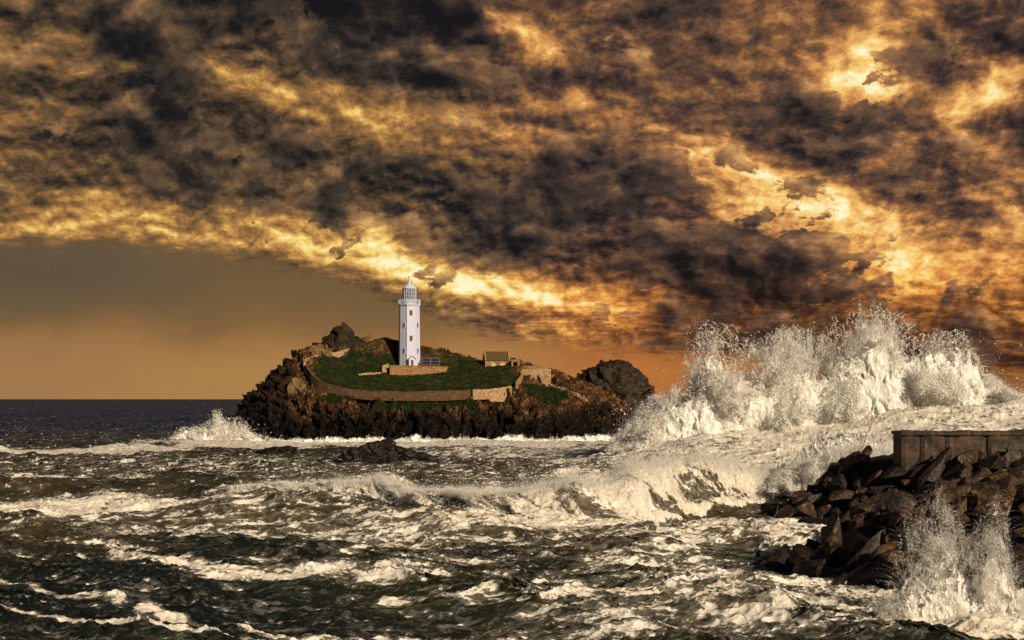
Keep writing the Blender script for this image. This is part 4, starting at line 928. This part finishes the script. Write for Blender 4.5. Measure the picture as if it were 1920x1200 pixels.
# hand-placed large ones: (photo x, photo y of its middle, distance, half size, shape, tone, tilt, words)
HAND = [(1510,960,133,1.55,2,0,(.1,.2,.3),'blocky brown boulder at the outermost left tip of the heap'),
 (1530,985,128,2.1,4,2,(.1,.15,.2),'near-black angular boulder low at the left tip, standing in water'),
 (1575,930,134,1.9,8,0,(.2,-.4,.5),'tan-topped boulder on the ridge left of the sea wall'),
 (1615,905,136,1.9,6,2,(.5,.3,1.),'dark blocky boulder on the crest nearest the white splash'),
 (1640,945,128,2.4,1,0,(.35,-.35,.2),'long flat brown slab tilted up below the crest'),
 (1700,875,132,2.2,5,2,(.2,-.3,.4),'near-black slab against the left end of the sea wall'),
 (1745,895,127,2.0,3,3,(.5,-.6,.5),'grey wedge leaning up under the second wall block'),
 (1800,905,125,2.6,7,1,(.3,-.6,.2),'rusty red wedge rising diagonally below the sea wall'),
 (1860,890,126,2.5,11,3,(.35,-.7,.1),'long pale grey wedge pointing up at the sea wall'),
 (1905,900,124,2.3,9,3,(.3,-.5,.3),'grey flat slab at the picture edge under the wall'),
 (1560,1000,118,1.6,0,0,(.1,.2,.8),'small brown boulder beside the water inlet'),
 (1660,985,118,2.2,10,0,(.4,-.3,.9),'big blocky brown boulder in the middle of the heap'),
 (1700,940,122,2.0,12,0,(.2,-.3,1.6),'broad brown boulder left of the thin spray'),
 (1620,1040,105,2.3,2,0,(.2,-.2,.2),'large speckled brown boulder facing the water above the toe'),
 (1535,1040,107,1.5,13,1,(.1,-.25,.15),'long low rusty slab reaching out into the foam'),
 (1500,1043,108,.9,0,2,(.1,.1,.4),'little black stone at the end of the rusty slab'),
 (1590,1075,98,1.9,5,2,(.15,-.15,.25),'near-black flat slab at the waterline with foam running past'),
 (1650,1070,98,2.0,14,0,(.3,-.2,.6),'brown blocky boulder just left of the rising splash'),
 (1575,1100,92,1.7,1,0,(.05,-.05,.1),'flat brown slab lowest at the toe of the heap'),
 (1620,1122,88,1.9,9,3,(.05,.08,-.1),'smooth grey slab nearly drowned in the foam'),
 (1700,1165,81,1.5,4,0,(.1,.1,.6),'brown stone awash at the foot of the splash'),
 (1890,1010,104,2.4,10,1,(.3,.4,.5),'rusty blocky boulder right of the splash'),
 (1910,1040,98,2.2,14,1,(.2,.3,1.2),'tall rusty boulder at the picture edge beside the splash'),
 (1845,955,114,2.3,8,0,(.3,-.2,.4),'brown boulder between the two plumes of the splash'),
 (1770,960,114,2.2,6,2,(.4,-.3,.2),'near-black boulder behind the tall thin plume'),
 (1720,1010,106,2.3,12,0,(.3,-.3,1.),'brown boulder seen through the left edge of the splash')]
pl = []
for (px, py, Y, s, k, tn, rot, words_) in HAND:
    x, y, z = at(px, py, Y); put_boulder(x, y, z, s, k, tn, rot, words_, 'boulders of the breakwater'); pl.append((x, y, s))
rr = np.random.default_rng(21); made = 0
WH = {}
for t in range(14000):
    x = rr.uniform(18, 58); y = rr.uniform(77, 146)
    if y > 130.3 and x > WX0 - 1.2: continue
    if abs(x) > 0.385 * y + 9: continue
    z, d = mound_z(np.array([x]), np.array([y])); z, d = float(z[0]), float(d[0])
    if d < 0.2: continue
    s = rr.choice([0.9, 1.25, 1.6, 2.0], p=[.26, .26, .28, .20])
    if any((x - a) ** 2 + (y - b2) ** 2 < (0.58 * (s + c2)) ** 2 for a, b2, c2 in pl): continue
    k = int(rr.integers(0, 16)); tn = int(rr.choice([0, 1, 2, 3], p=[.42, .2, .28, .1])); pl.append((x, y, s))
    place = 'at the waterline' if d < 2.2 else ('against the foot of the sea wall' if y > 124 and x > WX0 - 3 else ('behind the splash' if 1690 < 960 + F * x / y < 1900 and y < 118 else 'halfway up the heap'))
    w = f"{['small', 'medium', 'large', 'very large'][[0.9, 1.25, 1.6, 2.0].index(s)]} {TONE[tn]} {SHAPES[k][2]} boulder {place}"
    n_same = WH[w] = WH.get(w, 0) + 1
    put_boulder(x, y, z + s * 0.22, s, k, tn, (rr.uniform(-.1, .7), rr.normal(-.45, .28), rr.normal(.35, .45) + (math.pi if rr.random() < .5 and False else 0)), w, 'boulders of the breakwater'); made += 1
print('boulders', made + len(HAND))
# ---------- white water ---------------------------------------------------------------------
def spray_mat(name, col, tr=0.12):
    m, g, b = material(name)
    b.inputs['Base Color'].default_value = (*col, 1); b.inputs['Roughness'].default_value = 0.6; b.inputs['Specular IOR Level'].default_value = 0.3
    t = g.new('ShaderNodeBsdfTranslucent'); t.inputs['Color'].default_value = (*col, 1)
    mx = g.new('ShaderNodeMixShader'); mx.inputs[0].default_value = tr
    g.link(b.outputs[0], mx.inputs[1]); g.link(t.outputs[0], mx.inputs[2]); g.link(mx.outputs[0], g.t.nodes['Material Output'].inputs['Surface'])
    return m
M_SPRAY = spray_mat('spray', (0.96, 0.93, 0.86))
def breaker():
    """whitewater tumbling down the front of the main breaking wave"""
    u = np.linspace(-36, 47, 1150); v = np.linspace(-6.0, 9.0, 190)
    s, x = np.meshgrid(v, u); yc, H = along(BREAKER, x); H = np.maximum(H, 0)
    wob = fbm2(x / 9.0, yc / 30.0 + 3.1, 3) * 1.5
    y = yc + wob + s * (0.55 + 0.45 * np.clip(H / 3.0, 0, 1))
    X, Y, Z, f_, c_, fo = sea_surface(x, y, 0.5)
    frontness = np.exp(-((s + 2.2) / 3.2) ** 2)
    n1 = np.abs(fbm3(x / 3.4, y / 3.4, s / 2.6 + 4, 4, 0.55)); n2 = np.abs(fbm3(x / 0.95 + 7, y / 0.95, s / 0.9, 3, 0.55))
    lobe = fbm2(x / 5.0 + 60, s / 6.0, 3)
    run = np.clip(H / 2.2, 0, 1)
    edge = sst(-6.0, -4.6, s - lobe * 2.2) * (1 - sst(5.5, 9.0, s + lobe * 3)) * sst(0.5, 1.5, H)
    gap = sst(-0.06, 0.16, fbm2(x / 2.8 + 11 + 0.5 * s, s / 4.5 + 5, 5, 0.6) + 0.16 * np.exp(-((s - 0.3) / 1.8) ** 2) + 0.10 * np.exp(-((s + 5) / 1.3) ** 2) + 0.10 * fbm2(x / 11.0 + 3, s * 0 + 8.0, 2) + 0.09)
    th = edge * (0.26 + 1.9 * n1 + 0.85 * n2) * (0.35 + 0.65 * gap) * (0.45 + 0.55 * run)
    Yd = Y - th * (0.75 * frontness + 0.1); Zd = Z + th * (0.75 - 0.35 * frontness) - 0.35 * (1 - edge)
    foam = np.clip(edge * (0.24 + 0.66 * gap), 0, 1)
    V = np.stack([X, Yd, Zd], -1)
    o = mesh_obj('breaking_wave', V.reshape(-1, 3), grid_faces(len(u), len(v))[:, ::-1].copy(), WATER, smooth=True, attrs={'foam': foam, 'fold': foam * 0.3})
    tag(o, 'long white breaking wave rolling in across the middle of the sea', 'wave')
    w = (foam * (0.25 + n1 * 2 + sst(-3, 0.5, s) * (1 - sst(0.5, 3, s)) * 2.6)).ravel() ** 1.6
    n = 560000; idx = rng.choice(len(w), n, p=w / w.sum()); P = V.reshape(-1, 3)[idx].copy()
    e = rng.exponential(0.14, n) * (0.05 + 1.3 * np.clip(H.ravel()[idx] / 4, 0, 1) ** 1.6); d = rng.normal(size=(n, 3)); d[:, 2] = np.abs(d[:, 2]) * 1.3 + 0.2; d[:, 1] -= 0.5
    P += d * e[:, None] + rng.normal(size=(n, 3)) * 0.04
    R = (0.010 + 0.040 * rng.random(n) ** 4) * np.exp(-e * 0.4)
    drops('spray', P.astype(np.float32), R.astype(np.float32), M_SPRAY, o, tet=True)
breaker()

def ridged(P, sc_, o=3, seed=0.0):
    n = np.zeros(len(P)); a = 1.0; t = 0.0
    for i in range(o):
        k = 2.1 ** i / sc_; q = perlin3(P[:, 0] * k + seed + 11 * i, P[:, 1] * k + seed, P[:, 2] * k - seed); n += a * (1 - 2.2 * np.abs(q)); t += a; a *= 0.6
    return n / t
def sheet_mat(name, cell, lo, hi):
    """thrown water: solid white low down, torn into a net of threads higher up"""
    m, g, b = material(name); p = S(g.t, g.new('ShaderNodeNewGeometry').outputs['Position']); hb = g.attr('hb')
    b.inputs['Base Color'].default_value = (0.95, 0.92, 0.85, 1); b.inputs['Roughness'].default_value = 0.7; b.inputs['Specular IOR Level'].default_value = 0.2
    wv = g.noise(p, 0.9 / cell, 4, 0.6, color=True); q = g.vm('ADD', p, g.vm('SCALE', g.vm('SUBTRACT', wv, (0.5, 0.5, 0.5)), scale=cell * 1.6)); q = g.vm('MULTIPLY', q, (1.0, 1.0, 0.7))
    e1 = g.voro(q, 0.7 / cell, 'DISTANCE_TO_EDGE'); e2 = g.voro(q, 1.9 / cell, 'DISTANCE_TO_EDGE'); n = g.noise(q, 1.3 / cell, 7, 0.66); big = g.noise(p, 0.22 / cell, 4, 0.55)
    web = (0.16 - e1.min(e2 * 1.2)) * 1.6
    f = web + (n - 0.5) * 1.5 + (big - 0.5) * 1.4
    t = hb.step(lo, hi) * 1.0 - 0.55
    a = (f - t).step(-0.04, 0.10)
    g.put(a, b.inputs['Alpha'])
    g.put(g.bump(n * 0.8 + g.noise(q, 4.0 / cell, 5, 0.65) * 0.3, 1.0, cell * 0.5), b.inputs['Normal'])
    return m
def sheet(parent, Y, D, top, base_py, cell, mat, seed, nu=520, nv=150):
    T = np.array(top, float); u = np.linspace(T[0, 0], T[-1, 0], nu); th = np.linspace(0.02, np.pi * 0.93, nv); t, px = np.meshgrid(th, u)
    W = T[-1, 0] - T[0, 0]
    wig = perlin2(px / (W * 0.05) + seed, np.sin(t) * 3.0) * W * 0.016
    fing = (1 - 2 * np.abs(perlin2(px / (W * 0.03) + seed, px * 0 + seed))) * 0.10 + perlin2(px / (W * 0.010), px * 0 + seed + 3) * 0.07
    top_ = np.interp(px + wig, T[:, 0], T[:, 1]); bp = np.interp(px, *zip(*base_py)); hb = np.sin(t) ** 0.85
    Hc = np.maximum(bp - top_, 2) / F * Y * (1 + fing * hb); z0 = CAM_H + (HZ - bp) / F * Y
    x = (px - 960) / F * Y; y = Y - D * np.cos(t) * (1.15 - 0.7 * hb); z = z0 + Hc * hb
    n = np.abs(fbm3(x / (cell * 2.2) + seed, y / (cell * 2.2), z / (cell * 2.8), 5, 0.6)) * 1.5 + fbm3(x / (cell * 5) + seed, y / (cell * 5), z / (cell * 7), 2) * 1.2
    y = y - np.cos(t) * n * cell * 1.1; z = z + np.sin(t) * n * cell * 0.5; x = x + perlin3(x / cell, y / cell, z / cell + 9) * cell * 0.35
    o = mesh_obj('white_water', np.stack([x, y, z], -1).reshape(-1, 3), grid_faces(nu, nv)[:, ::-1].copy(), mat, parent, smooth=True, attrs={'hb': hb})
    return o
def plume(name, label, Y, depth, top, base_py, n, rmin, rmax, lace, seed, zmin=-0.5, core=0.55, strands=0, fray=1.0, jets=None, lean=0.0, mat=None, mist=0):
    """a burst of thrown water: drops fill the volume under a ragged top line, gathered into sheets and threads"""
    r = np.random.default_rng(seed); T = np.array(top, float); m = n * 4
    x0, x1 = T[0, 0], T[-1, 0]; ww_ = x1 - x0; px = r.uniform(x0, x1, m)
    b = r.random(m) ** 1.15; wig = perlin2(b * 5.0 + seed, px / ((x1 - x0) * 0.12)) * 0.045 * (x1 - x0)
    ptop = np.interp(px + wig, T[:, 0], T[:, 1])
    bp = np.interp(px, *zip(*base_py)) if isinstance(base_py, list) else np.full(m, float(base_py))
    fing = 1 - np.abs(perlin2(px / (ww_ * 0.022) + 3 * perlin2(px / (ww_ * 0.05), b * 3), b * 1.6 + seed)) * 2.2; ptop = bp - (bp - ptop) * np.clip(0.84 + 0.24 * fing, 0.5, 1.1)
    h = np.maximum(bp - ptop, 1)                    # 0 at the foot, 1 at the top line
    # a few curved sheets of water rather than an even cloud
    ww = (x1 - x0); sh = r.integers(0, 3, m); q1 = perlin2(px / (ww * 0.11) + sh * 7.7 + seed, b * 2.2 + sh * 3.1); q2 = perlin2(px / (ww * 0.03) + sh * 3.3, b * 6.0 + seed)
    yy = Y + (sh - 1) * depth * 0.9 + depth * 1.1 * q1 + depth * 0.35 * q2 + r.normal(0, depth * 0.10, m)
    x = (px - 960) / F * yy; z = CAM_H + (HZ - (bp - b * h)) / F * Y
    P = np.stack([x, yy, z], -1)
    sc_ = lace
    wv = np.stack([perlin3(P[:, 0] / (sc_ * 2) + 5, P[:, 1] / (sc_ * 2), P[:, 2] / (sc_ * 2) + seed), perlin3(P[:, 0] / (sc_ * 2) + 25, P[:, 1] / (sc_ * 2), P[:, 2] / (sc_ * 2) + seed), perlin3(P[:, 0] / (sc_ * 2) + 45, P[:, 1] / (sc_ * 2), P[:, 2] / (sc_ * 2) + seed)], -1)
    Q = P + wv * sc_ * 0.9
    Q2 = Q * np.array([1.0, 1.0, 0.62])
    rd = ridged(Q2, sc_, 4, seed); big = fbm3(P[:, 0] / (sc_ * 3) + seed, P[:, 1] / (sc_ * 5), P[:, 2] / (sc_ * 3.4), 3)
    ctr = np.zeros(m)
    for (jx, jw, jb, amp) in (jets or []): ctr += amp * np.exp(-((px - jx - lean * b * h) / jw) ** 2) * (1 - sst(jb, jb + 0.35, b))
    fine = ridged(Q2 + 31.0, sc_ * 0.36, 3, seed + 9)
    score = 1.0 * (rd - rd.mean()) / rd.std() + 0.75 * (big - big.mean()) / big.std() + 0.55 * (fine - fine.mean()) / fine.std()
    thr = -1.3 + core * 2.0 + 1.9 * sst(0.05, 1.0, b) * fray - 3.6 * ctr
    keep = score > thr + r.normal(0, 0.10, m)
    keep |= r.random(m) < 0.003
    keep &= ~(r.random(m) < sst(0.86, 1.0, b) * 0.6)
    edge = np.minimum(px - x0, x1 - px) / (0.06 * (x1 - x0)); keep &= r.random(m) < np.clip(edge, 0.02, 1)
    idx = np.where(keep)[0]; idx = r.permutation(idx)[:n]; P = P[idx]; bb = b[idx]
    loose = r.random(len(P)) < 0.14; P[loose] += (r.normal(size=(loose.sum(), 3)) * r.exponential(sc_ * 0.16, (loose.sum(), 1)))
    R = (rmin + (rmax - rmin) * r.random(len(P)) ** 5) * (1.15 - 0.55 * bb)
    parts = [P]; Rs = [R]
    if mist:                                                             # fine mist hanging round the water
        q = np.repeat(P, mist, 0); q = q + r.normal(size=q.shape) * (sc_ * 0.05) * (0.4 + r.random((len(q), 1)) ** 3 * 3.0); parts.append(q); Rs.append(np.full(len(q), rmin) * r.uniform(0.45, 0.9, len(q)))
    # thrown threads: ballistic arcs breaking into beads
    if strands:
        T0 = r.uniform(x0 + 0.05 * (x1 - x0), x1 - 0.05 * (x1 - x0), strands); tt = np.interp(T0, T[:, 0], T[:, 1]); hb = np.interp(T0, *zip(*base_py)) if isinstance(base_py, list) else np.full(strands, float(base_py))
        for k in range(strands):
            Yk = Y + r.normal(0, depth * 0.7); f0 = r.uniform(0.45, 1.0); zt = CAM_H + (HZ - (hb[k] - (hb[k] - tt[k]) * f0)) / F * Y
            g = 9.8; rise = r.uniform(0.01, 0.09) * (hb[k] - tt[k]) / F * Y; vx = r.normal(0, 2.4) + (T0[k] - (x0 + x1) / 2) / (x1 - x0) * 5; vy = r.normal(0, 2); vz = math.sqrt(2 * g * max(rise, .05))
            dur = r.uniform(0.2, 0.8) * 2 * vz / g; nn = int(r.integers(6, 26)); t = np.linspace(0, dur, nn) + r.normal(0, dur * .006, nn)
            q = np.stack([(T0[k] - 960) / F * Yk + vx * t, Yk + vy * t, zt - rise * 0.8 + vz * t - g * t * t / 2], -1) + r.normal(0, rmin * 0.7, (nn, 3)) + np.cumsum(r.normal(0, rmin * 0.5, (nn, 3)), 0)
            parts.append(q); Rs.append((rmin + (rmax - rmin) * 0.45 * r.random(nn)) * np.linspace(1.1, 0.45, nn))
    P = np.concatenate(parts); R = np.concatenate(Rs); ok = P[:, 2] > zmin; P = P[ok]; R = R[ok]
    o = drops(name, P.astype(np.float32), R.astype(np.float32), mat or M_SPRAY, tet=(len(P) > 60000))
    print(name, len(P))
    return tag(o, label, 'splash')
big_splash = plume('wave_splash', 'huge white burst of spray towering behind the end of the sea wall', 270, 7.0,
      [(1135,842),(1165,800),(1200,775),(1232,742),(1262,730),(1295,712),(1303,640),(1312,612),(1345,604),(1385,612),(1402,640),(1428,640),(1455,612),(1490,608),(1520,616),(1548,628),(1562,596),(1590,584),(1625,575),(1665,577),(1690,588),(1712,622),(1745,622),(1775,616),(1806,618),(1822,650),(1840,690),(1866,704),(1890,732),(1940,738)],
      [(1135,850),(1200,846),(1300,838),(1500,824),(1640,800),(1740,770),(1940,765)], 330000, 0.048, 0.20, 4.6, 3, zmin=1.0, core=0.47, mist=4, strands=1800,
      jets=[(1250,80,.7,.6),(1400,110,.40,.6),(1470,70,.75,.55),(1560,120,.25,.25),(1640,62,.85,.6),(1770,90,.55,.5),(1330,22,.9,.12),(1850,90,.2,.4),(1372,48,1.2,-.28),(1556,46,1.2,-.24),(1718,30,1.2,-.2)], lean=0.0)
front_splash = plume('wave_splash', 'ragged white splash leaping up in front of the breakwater boulders', 72, 1.3,
      [(1640,1150),(1664,1095),(1684,1020),(1694,962),(1722,945),(1750,925),(1772,928),(1788,944),(1802,975),(1822,1000),(1836,972),(1852,932),(1876,915),(1892,950),(1898,1030),(1915,1090),(1950,1120)],
      [(1640,1195),(1950,1200)], 130000, 0.0065, 0.034, 1.0, 8, zmin=-0.6, core=0.44, mist=4, strands=700,
      jets=[(1768,24,.9,.55),(1800,80,.30,.6),(1868,24,.6,.35),(1720,40,.5,.2),(1880,50,.35,.4),(1700,60,.15,.4)])
cliff_splash = plume('wave_splash', 'small white plume bursting at the foot of the island\'s left cliff', 404, 3.0,
      [(318,820),(340,800),(372,800),(392,790),(398,766),(412,770),(425,784),(440,778),(456,790),(476,808),(510,822),(545,828)],
      [(318,832),(430,838),(545,836)], 60000, 0.05, 0.2, 3.2, 12, zmin=-0.3, core=0.36, mist=2, strands=250, jets=[(430,40,.7,.5),(470,40,.5,.4),(360,40,.4,.3)])
wall_splash = plume('wave_splash', 'broad low mound of white spray beside the left end of the sea wall', 160, 4.0,
      [(1440,900),(1480,870),(1520,838),(1560,826),(1600,818),(1640,822),(1668,838),(1690,862)],
      [(1440,915),(1560,922),(1640,905),(1690,880)], 110000, 0.026, 0.10, 2.6, 15, zmin=0.0, core=0.34, mist=3, strands=350, jets=[(1590,80,.8,.6)])
sheet(big_splash, 268, 6.0, [(1140,846),(1170,820),(1215,764),(1260,742),(1300,712),(1318,650),(1345,640),(1370,690),(1405,668),(1440,636),(1472,626),(1505,650),(1540,668),(1572,640),(1600,606),(1640,592),(1668,604),(1700,650),(1740,660),(1780,648),(1806,652),(1830,700),(1870,722),(1940,742)],
      [(1140,862),(1200,852),(1300,840),(1500,826),(1640,802),(1740,772),(1940,766)], 2.6, sheet_mat('torn_water', 2.6, 0.35, 1.0), 4, 620, 170)
sheet(front_splash, 71.6, 0.9, [(1648,1178),(1680,1110),(1702,1050),(1730,1010),(1755,975),(1772,948),(1790,985),(1808,1050),(1832,1065),(1850,1000),(1868,955),(1884,985),(1900,1070),(1948,1150)], [(1648,1200),(1948,1204)], 0.55, sheet_mat('torn_water_near', 0.55, 0.05, 0.85), 7, 420, 170)
sheet(wall_splash, 163, 4.0, [(1430,902),(1480,872),(1520,842),(1570,828),(1620,822),(1655,834),(1695,866)], [(1430,918),(1560,922),(1695,892)], 1.6, sheet_mat('torn_water_wall', 1.6, 0.55, 1.25), 11, 320, 110)
sheet(cliff_splash, 404, 2.6, [(322,826),(350,806),(380,803),(398,782),(414,780),(430,792),(455,800),(480,816),(540,830)], [(322,834),(430,838),(540,836)], 2.0, sheet_mat('torn_water_far', 2.0, 0.35, 1.1), 13, 260, 90)
# surf along the foot of the cliffs
def surf():
    n = 60000; r = np.random.default_rng(17); px = r.uniform(470, 1175, n * 3); Y = 392 + r.normal(0, 2.2, n * 3) + 6 * np.abs((px - 800) / 350) ** 2.2
    crest = np.clip(0.40 + 1.5 * perlin2(px / 34.0, px * 0 + 2.0) + 0.5 * perlin2(px / 7.0, px * 0), 0.02, 2.6) + 1.4 * np.exp(-((px - 965) / 26) ** 2) + 0.8 * sst(1000, 1150, px)
    z = r.exponential(0.30, n * 3) * crest; x = (px - 960) / F * Y
    k = (ridged(np.stack([x, Y, z * 0.6], -1), 1.6, 3, 4.0) > 0.22 + z * 0.10); P = np.stack([x, Y, z - 0.2], -1)[k][:n]
    o = drops('surf', P.astype(np.float32), (r.uniform(0.05, 0.16, len(P)) * np.clip(1.25 - P[:, 2] / 3.5, 0.2, 1)).astype(np.float32), M_SPRAY, tet=True)
    r2 = np.random.default_rng(3); xs = np.arange(470, 1180, 7.0); hgt = 0.5 + 15 * np.clip(perlin2(xs / 38.0, xs * 0 + 2.0) + 0.05, 0, 1) ** 1.3 + 3.5 * r2.random(len(xs)) ** 2 + 16 * np.exp(-((xs - 968) / 30) ** 2) * r2.random(len(xs)) + 12 * sst(985, 1120, xs) * (0.4 + 0.6 * r2.random(len(xs))) + 8 * np.exp(-((xs - 700) / 60) ** 2) * r2.random(len(xs))
    sheet(o, 391, 2.4, [(a, 827 - b) for a, b in zip(xs, hgt)], [(470, 830), (1180, 830)], 1.5, sheet_mat('surf_water', 1.5, 0.3, 1.1), 21, 700, 60)
    tag(o, 'broken white surf along the waterline of the island cliffs', 'surf', None, 'stuff')
surf()
